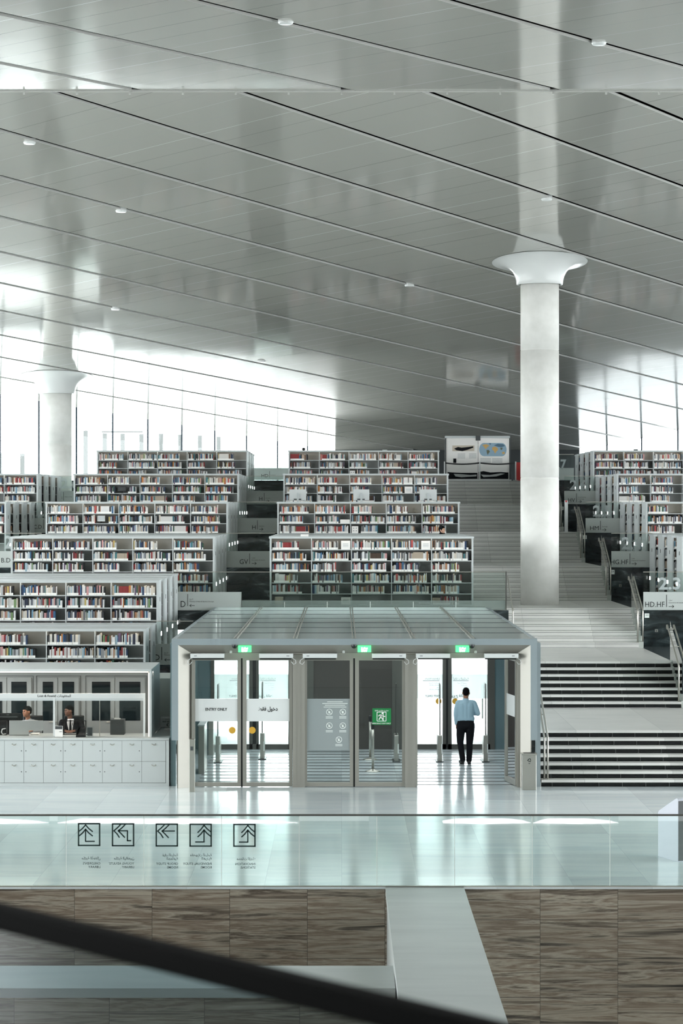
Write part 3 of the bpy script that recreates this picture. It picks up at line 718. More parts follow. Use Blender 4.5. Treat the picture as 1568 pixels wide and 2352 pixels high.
# bright passage beyond the inner doors, lit by added lamps
struct(MB().box(-3.62, -3.5, 63.4, 98, 0, 2.78), 'wall_passage', 'tunnel'); struct(MB().box(4.1, 4.2, 63.4, 98, 0, 2.78), 'wall_passage', 'tunnel')
struct(MB().box(-3.6, 4.2, 97.8, 98, 0, 2.78), 'wall_passage', 'tunnel')
struct(MB().box(-3.5, 4.1, 55.6, 97.9, 0.002, 0.012), 'floor_passage', 'tunnel')
for d0 in (50.2, 53.4):  # unseen lamps added under the roof to brighten the vestibule
    l = bpy.data.lights.new('vestibule_fill', 'AREA'); l.shape = 'RECTANGLE'; l.size = 6.5; l.size_y = 1.2; l.energy = 80; l.color = (0.95, 0.98, 1.0)
    lo = bpy.data.objects.new('vestibule_fill', l); COL.objects.link(lo); lo.location = (0.25, d0, 2.98)
for d0 in (64.0, 75.0, 87.0):  # area lamps added to stand in for outdoor daylight
    l = bpy.data.lights.new('passage_daylight_fill', 'AREA'); l.shape = 'RECTANGLE'; l.size = 7.0; l.size_y = 9.0; l.energy = 1250; l.color = (0.93, 0.97, 1.0)
    lo = bpy.data.objects.new('passage_daylight_fill', l); COL.objects.link(lo); lo.location = (0.25, d0, 2.45 if d0 < 70 else 2.65)
# outside handrails glimpsed through the glass
for i, (px, lab) in enumerate(((497, 'left of the ENTRY ONLY opening'), (1118, 'beside the open exit door'))):
    d = 60.0; x = PX(px, d)
    mb = MB().tube([(x, 57.0, 0.95), (x + 0.1, 64.0, 0.95)], 0.03, 8)
    for q in (57.2, 60.2, 63.4): mb.tube([(x + (q - 57) / 70, q, 0.0), (x + (q - 57) / 70, q, 0.95)], 0.025, 8)
    one(mb, 'outdoor_handrail', 'steel_dark', 'steel handrail outside the far glass doors, ' + lab, 'handrail', (x, 57.2, 0))

# book security gates: clear acrylic panel on a steel pedestal
for i, (px, py, lab) in enumerate(((500, 1752, 'leftmost, behind the left ENTRY ONLY leaf'), (602, 1744, 'behind the right ENTRY ONLY leaf'), (910, 1750, 'behind the green emergency sign door'), (1010, 1750, 'left of the walking man'), (1115, 1750, 'right of the walking man'))):
    d = F * H / (py - 1176); x = PX(px, d)
    t = thing('security_gate', 'steel pedestal security gate with clear acrylic panel, ' + lab, 'security gate', (x, d, 0), 'security gates inside the entrance')
    MB().box(x - 0.05, x + 0.05, d - 0.03, d + 0.55, 0.0, 0.62).build('pedestal', 'steel', t, bevel=0.012)
    MB().box(x - 0.012, x + 0.012, d, d + 0.5, 0.62, 1.80).build('acrylic_panel', 'gclear', t)
    MB().tube([(x, d, 0.62), (x, d, 1.68), (x - 0.0, d + 0.10, 1.80), (x, d + 0.40, 1.80), (x, d + 0.5, 1.68), (x, d + 0.5, 0.62)], 0.013, 6).build('edge_trim', 'steel_dark', t)
    MB().box(x - 0.09, x + 0.09, d - 0.08, d + 0.6, 0, 0.02).build('foot_plate', 'graphite', t)
    MB().box(x + 0.03, x + 0.055, d - 0.034, d - 0.03, 0.2, 0.42).build('light_slot', 'signwhite', t)
for i, (px, py, zz, lab) in enumerate(((856, 1772, 1.05, 'with a black belt head, behind the closed middle door'), (850, 1745, 1.0, 'farther back behind the middle door'))):
    d = F * H / (py - 1176); x = PX(px, d)
    t = thing('barrier_post', 'slim steel barrier post ' + lab, 'barrier post', (x, d, 0), 'barrier posts inside the entrance')
    MB().lathe([(0.17, 0), (0.17, 0.012), (0.12, 0.03), (0.04, 0.05), (0.03, 0.06)], x, d, 28).build('base', 'steel', t, smooth=True)
    MB().lathe([(0.03, 0.05), (0.03, zz)], x, d, 16).build('pole', 'steel', t, smooth=True)
    MB().lathe([(0.038, zz - 0.1), (0.038, zz + 0.02), (0.02, zz + 0.04)], x, d, 16).build('belt_head', 'black', t, smooth=True)
for i, (p0, p1, py, lab) in enumerate(((455, 469, 1778, 'nearest the left door leaf'), (478, 490, 1735, 'behind the nearer one, at the left wall'))):
    d = F * H / (py - 1176); x0, x1 = PX(p0, d), PX(p1, d)
    t = thing('turnstile_cabinet', 'tall narrow stainless turnstile cabinet ' + lab, 'turnstile', ((x0 + x1) / 2, d, 0), 'turnstile cabinets at the left vestibule wall')
    MB().box(x0, x1, d, d + 1.0, 0, 1.06).build('body', 'steel', t, bevel=0.01)
    MB().box(x0 - 0.01, x1 + 0.01, d - 0.01, d + 1.01, 1.06, 1.09).build('top_plate', 'white', t)
    MB().box(x1, x1 + 0.3, d + 0.45, d + 0.47, 0.3, 0.95).build('flap', 'gclear', t)

# bollard and bin in front of the portal
x0, x1 = PX(434, 46.9), PX(447, 46.9)
t = thing('push_button_post', 'short stainless push-button post standing before the left door jamb', 'post', ((x0 + x1) / 2, 46.9, 0))
MB().box(x0, x1, 46.9, 47.05, 0, 1.09).build('body', 'steel', t, bevel=0.006)
MB().box(x0 + 0.03, x1 - 0.03, 46.893, 46.9, 0.86, 0.94).build('button', 'graphite', t)
x0, x1 = PX(1199, 47.2), PX(1231.5, 47.2)
t = thing('recycling_bin', 'stainless recycling bin standing right of the entrance doors', 'bin', ((x0 + x1) / 2, 47.2, 0))
zt = PZ(1734, 47.2)
MB().box(x0, x1, 47.2, 47.46, 0, zt).build('body', 'steel', t, bevel=0.008)
MB().box(x0 - 0.012, x1 + 0.012, 47.19, 47.47, zt, zt + 0.03).build('rim', 'steel', t)
MB().box(x0 + 0.03, x1 - 0.03, 47.22, 47.43, zt + 0.028, zt + 0.034).build('opening', 'black', t)
mb = MB(); cx, cz = (x0 + x1) / 2, PZ(1746, 47.2)
for k in range(3):
    a0 = math.radians(90 + 120 * k + 18); a1 = math.radians(90 + 120 * k + 100)
    p = (cx + 0.032 * math.cos(a0), cz + 0.032 * math.sin(a0)); q = (cx + 0.032 * math.cos(a1), cz + 0.032 * math.sin(a1))
    seg(mb, p, q, 0.016, 47.196)
    a2 = a1 + 0.25; mb.prism([(0.018 * math.cos(a1 + 1.57 + w) + q[0] - cx, 0.018 * math.sin(a1 + 1.57 + w) + q[1] - cz) for w in (0, 2.1, 4.2)], (cx, 47.194, cz), (1, 0, 0), (0, 0, 1), (0, 0.003, 0))
mb.build('recycling_symbol', 'ink', t)
MB().box(cx - 0.02, cx + 0.02, 47.194, 47.198, cz - 0.065, cz - 0.058).box(cx - 0.014, cx + 0.014, 47.194, 47.198, cz - 0.08, cz - 0.074).build('small_print', 'ink', t)

# ------------------------------------------------------------------ reception counter, screen and canopy
DR = 47.85
XL = -8.4                                   # runs on beyond the left edge of the picture
zc = PZ(1696, DR); xq = PX(350, 48.1)
cx1 = PX(388, DR)
t = thing('reception_counter', 'long off-white reception counter with two rows of lockers along its front', 'counter', (-5.8, DR, 0))
MB().box(XL, cx1, DR + 0.03, DR + 0.55, 0.0, zc - 0.03).build('body', 'counter', t)
MB().box(XL, cx1, DR - 0.004, 49.0, zc - 0.03, zc).box(xq, cx1, 49.0, 50.6, zc - 0.03, zc).build('worktop', 'counter', t)
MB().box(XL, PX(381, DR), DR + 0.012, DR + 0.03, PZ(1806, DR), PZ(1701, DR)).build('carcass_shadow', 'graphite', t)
MB().box(XL, cx1, DR, DR + 0.03, PZ(1700.6, DR), zc - 0.03).box(PX(381, DR), cx1, DR, DR + 0.03, 0, zc - 0.03).build('surround', 'counter', t)
MB().box(XL, PX(381, DR), DR + 0.004, DR + 0.03, 0.0, PZ(1798.6, DR)).build('plinth', 'counter', t)
cols = [380.4, 325.2, 280, 235, 189.7, 144.7, 99.4, 54.4, 9.9, -35, -80]
g = 0.003
for i in range(len(cols) - 1):
    x0, x1 = PX(cols[i + 1], DR) + g, PX(cols[i], DR) - g
    for r, (q0, q1) in enumerate(((1701, 1749), (1749, 1798))):
        z0, z1 = PZ(q1, DR) + g, PZ(q0, DR) - g
        d = MB().box(x0, x1, DR, DR + 0.02, z0, z1).build('locker_door', 'counter', t)
        xm = (x0 + x1) / 2 + (0.0 if i else 0.0); zh = z1 - 0.085
        MB().tube([(xm - 0.04, DR, zh + 0.018), (xm - 0.036, DR - 0.02, zh), (xm, DR - 0.026, zh - 0.008), (xm + 0.036, DR - 0.02, zh), (xm + 0.04, DR, zh + 0.018)], 0.008, 6).build('handle', 'steel', d, smooth=True)
        if i: 
            xk = x1 - 0.045 if i % 2 else x0 + 0.045
            MB().disc(xk, DR - 0.004, z1 - 0.215, 0.011, 0.006, 12).build('lock', 'graphite', d)
# canopy
DCN = 48.1; zt = PZ(1537, DCN); xr = PX(348, DCN); DCB = 50.3
t = thing('reception_canopy', 'white box canopy with warm edge light over the reception counter', 'canopy', (-5.8, DCN, zc))
MB().box(XL, xr, DCN, DCB, zt - 0.05, zt).build('top_panel', 'white', t, bevel=0.006)
MB().box(xr - 0.05, xr, DCN, DCB, zc, zt - 0.05).build('side_panel', 'white', t)
MB().box(xr - 0.075, xr - 0.055, DCN + 0.05, DCN + 0.07, zc + 0.01, zt - 0.08).box(XL, xr - 0.075, DCN + 0.05, DCN + 0.07, zt - 0.075, zt - 0.055).build('light_strip', 'ledsoft', t)
for lx in (-7.2, -5.0):  # fill lamps added under the canopy to brighten the faces
    l = bpy.data.lights.new('canopy_fill', 'AREA'); l.shape = 'RECTANGLE'; l.size = 2.0; l.size_y = 0.1; l.energy = 15; l.color = (1.0, 0.88, 0.76)
    lo = bpy.data.objects.new('canopy_fill', l); COL.objects.link(lo); lo.location = (lx, DCN + 0.35, zt - 0.07)
# panelled back wall with three pairs of glazed service doors
DBK = 50.2
struct(MB().box(XL, xr - 0.05, DBK, DBK + 0.08, 0, zt - 0.05), 'wall_reception', 'greywall')
for i, (p0, pm, p1, hy) in enumerate(((200, 264, 334, 0), (87, 133, 182, 0), (-48, 16, 73, 0))):
    x0, xm, x1 = PX(p0, DBK), PX(pm, DBK), PX(p1, DBK); z1 = PZ(1556, DBK)
    for j, (a, b) in enumerate(((x0, xm), (xm, x1))):
        DOORN[0] += 1
        d = struct(MB().box(a + 0.008, b - 0.008, DBK - 0.03, DBK - 0.002, 0.01, z1), 'door_%d' % DOORN[0], 'greywall')
        m_ = 0.10 if j == 0 else 0.10
        MB().box(a + (0.11 if j == 0 else 0.10), b - (0.10 if j == 0 else 0.11), DBK - 0.034, DBK - 0.03, PZ(1655, DBK), PZ(1565.5, DBK)).build('pane', 'darkpane', d)
        xh = b - 0.045 if j == 0 else a + 0.045
        if j == 1 or i < 2: MB().tube([(xh, DBK - 0.03, 1.15), (xh, DBK - 0.08, 1.15), (xh + (0.14 if j == 1 else -0.14), DBK - 0.08, 1.15)], 0.011, 8).build('lever_handle', 'steel', d)
    MB().box(x0 - 0.035, x1 + 0.035, DBK - 0.012, DBK - 0.0, z1 + 0.03, z1 + 0.038).box(x0 - 0.035, x0 - 0.028, DBK - 0.012, DBK, 0, z1 + 0.03).box(x1 + 0.028, x1 + 0.035, DBK - 0.012, DBK, 0, z1 + 0.03).build('door_surround', 'graphite', d)
# counter screen with the Lost & Found header
DS = 48.3
t = thing('counter_screen', 'glazed counter screen with white Lost & Found header beam', 'screen', (-5.6, DS, zc))
sx1 = PX(333, DS)
zb0, zb1 = PZ(1604, DS), PZ(1593, DS)
MB().box(XL, sx1, DS, DS + 0.06, zb0, zb1).build('header_beam', 'white', t)
MB().box(XL, sx1, DS + 0.01, DS + 0.05, PZ(1609.5, DS), zb0).build('header_rail', 'shelf', t)
for p in (124, 331): MB().box(PX(p, DS) - 0.02, PX(p, DS) + 0.02, DS, DS + 0.05, zc, zb0).build('upright', 'white', t)
MB().box(PX(228.5, DS) - 0.008, PX(228.5, DS) + 0.008, DS + 0.02, DS + 0.03, zc, zb0).build('pane_joint', 'steel', t)
for a, b in ((XL, PX(122, DS)), (PX(126, DS), PX(329, DS))): MB().add([(a, DS + 0.03, zc), (b, DS + 0.03, zc), (b, DS + 0.03, zb0), (a, DS + 0.03, zb0)], [(0, 1, 2, 3)]).build('pane', 'gclear', t)
m2 = MB(); y = DS - 0.003
put_text(m2, 'Lost & Found', PX(86.5, DS), y, PZ(1601, DS), 0.052, 'L', bold=0.015, width=PX(128, DS) - PX(86.5, DS))
put_text(m2, arabic('المفقودات'), PX(131, DS), y, PZ(1601, DS), 0.055, 'L', bold=0.01, width=PX(162.5, DS) - PX(131, DS))
m2.build('lettering', 'ink', t)
# things on and behind the counter
def cpx(p, d=48.2): return PX(p, d)
def cpz(p, d=48.2): return PZ(p, d)
t = thing('privacy_board', 'white notched board standing on the counter before the man in grey', 'board', (cpx(60, 48.45), 48.45, zc))
b = MB().prism([(cpx(21, 48.45), zc), (cpx(66, 48.45), zc), (cpx(66, 48.45), cpz(1678, 48.45)), (cpx(99, 48.45), cpz(1678, 48.45)), (cpx(99, 48.45), cpz(1655, 48.45)), (cpx(21, 48.45), cpz(1655, 48.45))], (0, 48.45, 0), (1, 0, 0), (0, 0, 1), (0, 0.012, 0))
b.build('panel', 'white', t); MB().box(cpx(21, 48.45), cpx(66, 48.45), 48.45, 48.55, zc, zc + 0.012).build('foot', 'white', t)
MB().box(cpx(68, 48.4), cpx(90, 48.4), 48.42, 48.7, zc, zc + 0.03)
one(MB().box(cpx(72, 48.6), cpx(90, 48.6), 48.5, 48.75, zc, zc + 0.035), 'paper_tray', 'paper', 'low stack of white papers under the notch of the white board', 'papers', (cpx(80, 48.6), 48.6, zc))
t = thing('desktop_monitor', 'wide black monitor at the left end of the reception counter', 'monitor', (cpx(18, 48.7), 48.7, zc))
MB().box(cpx(-8, 48.7), cpx(48, 48.7), 48.7, 48.74, cpz(1655, 48.7), cpz(1638, 48.7)).build('screen_back', 'black', t, bevel=0.01)
MB().box(cpx(0, 48.7), cpx(40, 48.7), 48.69, 48.70, cpz(1648, 48.7), cpz(1645, 48.7)).box(cpx(15, 48.7), cpx(21, 48.7), 48.69, 48.7, cpz(1643, 48.7), cpz(1640.5, 48.7)).build('vent_strip', 'graphite', t)
MB().box(cpx(12, 48.7), cpx(24, 48.7), 48.74, 48.8, zc, cpz(1645, 48.7)).box(cpx(4, 48.7), cpx(32, 48.7), 48.7, 48.9, zc, zc + 0.012).build('stand', 'black', t)
t = thing('computer_tower', 'small black computer box with a looped white cable at the counter edge', 'computer', (cpx(4, 48.5), 48.5, zc))
MB().box(cpx(-10, 48.5), cpx(15, 48.5), 48.5, 48.68, zc, cpz(1656, 48.5)).build('case', 'black', t, bevel=0.006)
MB().tube([(cpx(12, 48.4), 48.45, cpz(1676)), (cpx(5, 48.4), 48.42, cpz(1677)), (cpx(3, 48.4), 48.42, cpz(1684)), (cpx(6, 48.4), 48.42, cpz(1689)), (cpx(13, 48.4), 48.45, cpz(1688))], 0.012, 6).build('cable', 'white', t, smooth=True)
t = thing('leaflet_holder', 'clear leaflet stand with a grey-topped sheet, left of the suited man', 'leaflet stand', (cpx(135, 48.05), 48.05, zc))
MB().box(cpx(126, 48.05), cpx(144, 48.05), 48.05, 48.06, zc, cpz(1667.5, 48.05)).build('sheet', 'paper', t)
MB().box(cpx(126.6, 48.05), cpx(143, 48.05), 48.045, 48.05, cpz(1675, 48.05), cpz(1668, 48.05)).box(cpx(136, 48.05), cpx(142, 48.05), 48.045, 48.05, cpz(1681, 48.05), cpz(1680, 48.05)).build('print', 'graphite', t)
MB().box(cpx(125.5, 48.05), cpx(144.5, 48.05), 48.04, 48.12, zc, zc + 0.012).build('foot', 'gclear', t)
t = thing('desk_phone', 'black desk phone on the counter before the suited man', 'phone', (cpx(186, 48.1), 48.1, zc))
MB().add([(cpx(174, 48.1), 48.06, zc), (cpx(196, 48.1), 48.06, zc), (cpx(196, 48.1), 48.3, zc), (cpx(174, 48.1), 48.3, zc), (cpx(175, 48.1), 48.06, zc + 0.05), (cpx(195, 48.1), 48.06, zc + 0.05), (cpx(195, 48.1), 48.26, zc + 0.2), (cpx(179, 48.1), 48.26, zc + 0.18)], [(0, 3, 2, 1), (4, 5, 6, 7), (0, 1, 5, 4), (1, 2, 6, 5), (2, 3, 7, 6), (3, 0, 4, 7)]).build('base', 'black', t, bevel=0.006)
MB().tube([(cpx(177, 48.1), 48.08, zc + 0.06), (cpx(178, 48.1), 48.16, zc + 0.13), (cpx(180, 48.1), 48.25, zc + 0.19)], 0.022, 8).build('handset', 'matte_black', t, smooth=True)
t = thing('acrylic_sign', 'small clear acrylic sign block right of the desk phone', 'sign', (cpx(206, 48.05), 48.05, zc))
MB().box(cpx(197.5, 48.05), cpx(214.5, 48.05), 48.05, 48.07, zc, cpz(1668.5, 48.05)).build('block', 'gclear', t)
MB().box(cpx(200, 48.05), cpx(212, 48.05), 48.072, 48.075, zc + 0.03, cpz(1671, 48.05)).build('card', 'graphite', t)
t = thing('counter_display', 'thin black-framed display standing before the suited man', 'display', (cpx(171, 48.6), 48.6, zc))
f_ = MB(); a, b2, z0, z1 = cpx(145, 48.6), cpx(198, 48.6), zc, cpz(1655, 48.6)
f_.box(a, a + 0.025, 48.6, 48.62, z0, z1).box(b2 - 0.02, b2, 48.6, 48.62, z0, z1).box(a, b2, 48.6, 48.62, z1 - 0.015, z1)
f_.build('frame', 'black', t); MB().box(a - 0.02, b2 + 0.02, 48.58, 48.66, zc, zc + 0.012).build('foot', 'black', t)
t = thing('card_printer', 'dark grey box machine on the counter behind the right screen pane', 'machine', (cpx(270, 48.7), 48.7, zc))
MB().box(cpx(254, 48.7), cpx(286, 48.7), 48.6, 48.9, zc, cpz(1653, 48.6)).build('body', 'graphite', t, bevel=0.008)
MB().box(cpx(262, 48.7), cpx(276, 48.7), 48.7, 48.78, cpz(1653, 48.6), cpz(1651, 48.6)).build('top_cap', 'white', t)
DK2 = 50.2
t = thing('first_aid_kit', 'off-white first aid kit case standing against the wall right of the canopy', 'first aid kit', (cpx(381, DK2), DK2, zc))
x0, x1, z1 = PX(368, DK2), PX(398, DK2), zc + 0.235
MB().box(x0, x1, DK2, DK2 + 0.12, zc, z1).build('case', 'white', t, bevel=0.02)
MB().box(x0 + 0.11, x0 + 0.21, DK2 - 0.012, DK2, z1 - 0.065, z1 - 0.03).box(x0 + 0.02, x0 + 0.06, DK2 + 0.03, DK2 + 0.09, z1, z1 + 0.012).build('latch', 'counter', t)
m2 = MB(); put_text(m2, 'FIRST AID KIT', x0 + 0.05, DK2 - 0.004, z1 - 0.115, 0.030, 'L', bold=0.015, width=0.215)
cr = MB(); seg_n = 20; o = []; 
for k in range(seg_n + 1): a = math.radians(40 + 280 * k / seg_n); o.append((0.034 * math.cos(a), 0.034 * math.sin(a)))
for k in range(seg_n + 1): a = math.radians(320 - 280 * k / seg_n); o.append((0.010 + 0.026 * math.cos(a) * 1.0, 0.026 * math.sin(a)))
for k in range(seg_n): 
    q = [o[k], o[k + 1], o[2 * seg_n + 1 - k - 1], o[2 * seg_n + 1 - k]]
    m2.prism(q, (x0 + 0.175, DK2 - 0.006, zc + 0.065), (1, 0, 0), (0, 0, 1), (0, 0.003, 0))
m2.build('lettering', 'inkgreen', t)
one(MB().box(PX(377, 49.7), PX(400, 49.7), 49.6, 49.9, zc, zc + 0.03), 'paper_pad', 'paper', 'flat white pad lying on the worktop before the first aid kit', 'papers', (PX(388, 49.7), 49.7, zc))

# ------------------------------------------------------------------ bookcases
BW = 5.76; BD = 1.0; BH = 2.06; SIDE = 0.05; NB = 5; BAY = (BW - 2 * SIDE) / NB
SH0 = 0.13; SHP = 0.312
def bookcase_proto():
    t = bpy.data.objects.new('bookcase', None); COL.objects.link(t); t.empty_display_size = 0.1; ORIG[t] = (0, 0, 0)
    MB().box(-0.02, BW + 0.02, -0.03, BD + 0.03, BH - 0.02, BH).box(-0.02, BW + 0.02, -0.03, -0.01, BH - 0.06, BH - 0.02).box(-0.02, BW + 0.02, BD + 0.01, BD + 0.03, BH - 0.06, BH - 0.02).build('top_panel', 'shelf', t)
    MB().box(SIDE, BW - SIDE, 0.03, BD - 0.03, 0, SH0 - 0.02).build('plinth', 'shelf', t)
    for x, nm in ((0, 'end_panel'), (BW - SIDE, 'end_panel')):
        e = MB().box(x, x + SIDE, 0, BD, 0, BH - 0.02).build(nm, 'shelf', t)
        xf = -0.006 if x == 0 else BW + 0.006
        MB().box(min(xf, x), max(xf, x + SIDE) if x else x, 0.42, 0.50, 1.52, 1.63).build('card_reader', 'graphite', e)
        xg = -0.01 if x == 0 else BW + 0.01
        MB().box(min(xg, x), max(xg, x + SIDE) if x else x, 0.80, 0.98, 0.64, 0.74).build('aisle_light', 'ledcool', e)
    for i in range(1, NB): MB().box(SIDE + BAY * i - 0.012, SIDE + BAY * i + 0.012, 0.02, 0.48, SH0, BH - 0.02).build('upright', 'shelf', t)
    MB().box(SIDE, BW - SIDE, 0.44, 0.56, SH0, BH - 0.02).build('back_panel', 'shelfback', t)
    for r in range(6): MB().box(SIDE, BW - SIDE, 0.0, BD, SH0 + SHP * r - 0.02, SH0 + SHP * r).build('shelf', 'shelf', t)
    MB().box(SIDE + 0.02, BW - SIDE - 0.02, 0.0, 0.03, BH - 0.035, BH - 0.022).build('light_strip', 'led', t)
    return t
BP = bookcase_proto(); used = [False]
def put_bookcase(x, d, z, label, group):
    if not used[0]:
        used[0] = True; BP.location = (x, d, z); ORIG[BP] = (x, d, z); tag(BP, label, 'bookcase', group); return BP
    return dup(BP, (x, d, z), label, group)

PAL = [(236, 234, 228), (222, 220, 212), (205, 205, 200), (240, 240, 240), (190, 196, 200), (228, 216, 196), (160, 164, 166), (110, 114, 118), (58, 62, 66), (24, 26, 30), (34, 44, 74), (28, 62, 110), (44, 104, 158),
       (110, 166, 200), (160, 196, 214), (170, 40, 42), (120, 30, 36), (214, 70, 62), (222, 150, 150), (198, 128, 76), (222, 130, 50), (136, 96, 66), (84, 58, 42), (40, 98, 70), (120, 160, 92), (40, 130, 140), (214, 186, 90), (108, 84, 120), (196, 176, 150)]
NAMES = ['cream', 'pale grey', 'light grey', 'white', 'silver-grey', 'beige', 'grey', 'dark grey', 'charcoal', 'black', 'navy', 'dark blue', 'blue', 'sky-blue', 'pale blue', 'dark red', 'maroon', 'red', 'pink', 'tan', 'orange', 'brown', 'dark brown', 'green', 'lime-green', 'teal', 'ochre', 'plum', 'buff']
WTS = [9, 8, 7, 10, 6, 5, 4, 4, 5, 8, 5, 4, 4, 3, 4, 4, 3, 3, 3, 3, 2, 3, 3, 2, 1, 3, 2, 2, 4]
PM = []
for i, c in enumerate(PAL):
    g_ = sum(c) / 3; PM.append(pbr(NAMES[i] + ' book cloth', rgb(*[(v * 0.72 + g_ * 0.28) * 0.9 for v in c]), 0.55))
PM.append(pbr('white spine sticker', rgb(240, 240, 236), 0.6))
STK = len(PAL)
def book_row(rr, width):
    """list of (x, w, h, depth, colour index, sticker)"""
    out = []; x = 0.012; lim = width * rr.choice((0.62, 0.7, 0.78, 0.85, 0.9, 0.95, 0.98))
    while x < lim:
        if rr.random() < 0.006:   # a uniform set of volumes
            n = rr.randint(4, 9); ci = rr.choice((21, 22, 15, 0, 0, 3, 28)); w = rr.uniform(0.03, 0.045); h = rr.uniform(0.19, 0.24)
            for _ in range(n):
                if x + w > lim: break
                out.append((x, w, h, 0.2, ci, True)); x += w + 0.001
            continue
        w = rr.choice((0.015, 0.02, 0.024, 0.028, 0.032, 0.038, 0.045, 0.055)) * rr.uniform(0.9, 1.15)
        h = min(0.265, max(0.16, rr.gauss(0.222, 0.022))); ci = rr.choices(range(len(PAL)), WTS)[0]
        if x + w > lim: break
        out.append((x, w, h, rr.uniform(0.15, 0.22), ci, rr.random() < 0.82)); x += w + rr.uniform(0.0, 0.003)
    return out
def book_geo(x, y, z, w, h, dp, ci, st, V, Fc, MI):
    b = len(V); y1 = y + dp; zs0, zs1 = z + 0.012, z + 0.055
    V += [(x, y, z), (x + w, y, z), (x + w, y1, z), (x, y1, z), (x, y, z + h), (x + w, y, z + h), (x + w, y1, z + h), (x, y1, z + h), (x, y, zs1), (x + w, y, zs1)]
    Fc += [(b, b + 1, b + 9, b + 8), (b + 8, b + 9, b + 5, b + 4), (b + 4, b + 5, b + 6, b + 7), (b + 1, b + 2, b + 6, b + 5, b + 9), (b + 3, b, b + 8, b + 4, b + 7), (b + 2, b + 3, b + 7, b + 6), (b, b + 3, b + 2, b + 1)]
    MI += [STK if st else ci] + [ci] * 6
BV, BF, BM = [], [], []
ORD = ['first', 'second', 'third', 'fourth', 'fifth', 'sixth', 'seventh', 'eighth', 'ninth', 'tenth', 'eleventh', 'twelfth', 'thirteenth', 'fourteenth', 'fifteenth', 'sixteenth', 'seventeenth', 'eighteenth', 'nineteenth', 'twentieth']
ORD += ['twenty-' + o for o in ORD[:9]] + ['thirtieth'] + ['thirty-' + o for o in ORD[:9]] + ['fortieth'] + ['forty-' + o for o in ORD[:9]]
NIND = [0]
def fill(bx, bd, bz, bays, rows, seed, solo=None, skip=(), holes={}):
    for bay in bays:
        for r in rows:
            rr = random.Random(seed * 1000 + bay * 10 + r)
            if (bay, r) in skip: continue
            x0 = bx + SIDE + BAY * bay + 0.012; z = bz + SH0 + SHP * (5 - r) + 0.002
            for n, (x, w, h, dp, ci, st) in enumerate(book_row(rr, BAY - 0.024)):
                y = bd + 0.035 + rr.uniform(0, 0.012)
                hl = holes.get((bay, r))
                if hl and x0 + x + w > hl[0] and x0 + x < hl[1]: continue
                if solo and bay in solo['bays'] and NIND[0] < 300:
                    V, Fc, MI = [], [], []
                    book_geo(0, 0, 0, w, h, dp, ci, st, V, Fc, MI)
                    me = bpy.data.meshes.new('book'); me.from_pydata(V, [], Fc); me.materials.append(PM[ci]); me.materials.append(PM[STK])
                    me.polygons.foreach_set('material_index', [1 if k == STK else 0 for k in MI]); me.update()
                    o = bpy.data.objects.new('book', me); COL.objects.link(o); o.location = (x0 + x, y, z)
                    size = 'thick ' if w > 0.044 else 'slim ' if w < 0.023 else ''
                    tag(o, '%s%s book, %s from left, %s shelf, %s bay of %s' % (size, NAMES[ci], ORD[n], ['top', 'second', 'third', 'fourth'][r], solo['bays'][bay], solo['where']), 'book', solo['group'])
                    NIND[0] += 1
                else: book_geo(x0 + x, y, z, w, h, dp, ci, st, BV, BF, BM)
BLK = {'left': -9.35, 'centre': -2.03, 'right': 9.62, 'far-left': -16.36}
ROWN = ['front', 'second', 'third', 'rear']
def bfront(k, j): return EK(k) + 0.6 + 1.9 * j
PLACE = []
for k in (3, 4, 5, 6):
    for b in ('left', 'centre', 'right') + (('far-left',) if k in (4, 5) else ()):
        for j in range(4): PLACE.append((k, j, b, BLK[b]))
for k, js in ((1, (2, 3)), (2, (0, 1, 2, 3))):
    for j in js: PLACE.append((k, j, 'left', -4.57 - BW))
TERN = {1: 'lowest terrace behind reception', 2: 'second terrace above reception', 3: 'third terrace', 4: 'fourth terrace', 5: 'fifth terrace', 6: 'topmost terrace'}
for k, j, b, x in PLACE:
    d, z = bfront(k, j), ZK(k)
    jj = j - 2 if k == 1 else j
    put_bookcase(x, d, z, 'white bookcase, %s row of the %s block on the %s' % (ROWN[jj], b, TERN[k]), 'bookcases on the terraces')
SEED = 0
def hole(k, p0, p1): return (PX(p0, bfront(k, 0)) - 0.02, PX(p1, bfront(k, 0)) + 0.02)
HOLES = {('centre', 3): {(1, 0): hole(3, 782, 806), (3, 0): hole(3, 966, 992)}, ('left', 5): {(1, 1): hole(5, 268, 292)}, ('left', 4): {(1, 1): hole(4, 220, 246)},
         ('centre', 4): {(1, 1): hole(4, 779, 806), (2, 2): hole(4, 806, 824)}, ('centre', 5): {(3, 1): hole(5, 927, 949)}, ('centre', 6): {(2, 2): hole(6, 801, 816)}}
for k, j, b, x in PLACE:
    SEED += 1; d, z = bfront(k, j), ZK(k)
    if k == 1 and j == 2: fill(x, d, z, (4, 3, 2, 1), range(3), SEED, dict(bays={4: 'last', 3: 'next-to-last', 2: 'third-last'}, where='bookcase behind reception', group='books on the bookcase behind reception'))
    elif k == 2 and j == 0: fill(x, d, z, (4, 3, 2, 1), range(4), SEED, dict(bays={4: 'last', 3: 'next-to-last'}, where='second bookcase above reception', group='books on the second bookcase above reception') if True else None)
    elif j == 0:
        skip = ()
        if b == 'centre' and k == 3: skip = ((0, 5), (1, 5), (2, 5), (3, 5))
        fill(x, d, z, range(5), range(6) if k == 3 else range(4), SEED, None, skip, HOLES.get((b, k), {}))
    elif b == 'right': fill(x, d, z, (0, 1), range(6), SEED)
    elif b in ('left', 'far-left') and k > 1: fill(x, d, z, (4,), range(5), SEED)
me = bpy.data.meshes.new('shelved_books'); me.from_pydata(BV, [], BF)
for p in PM: me.materials.append(p)
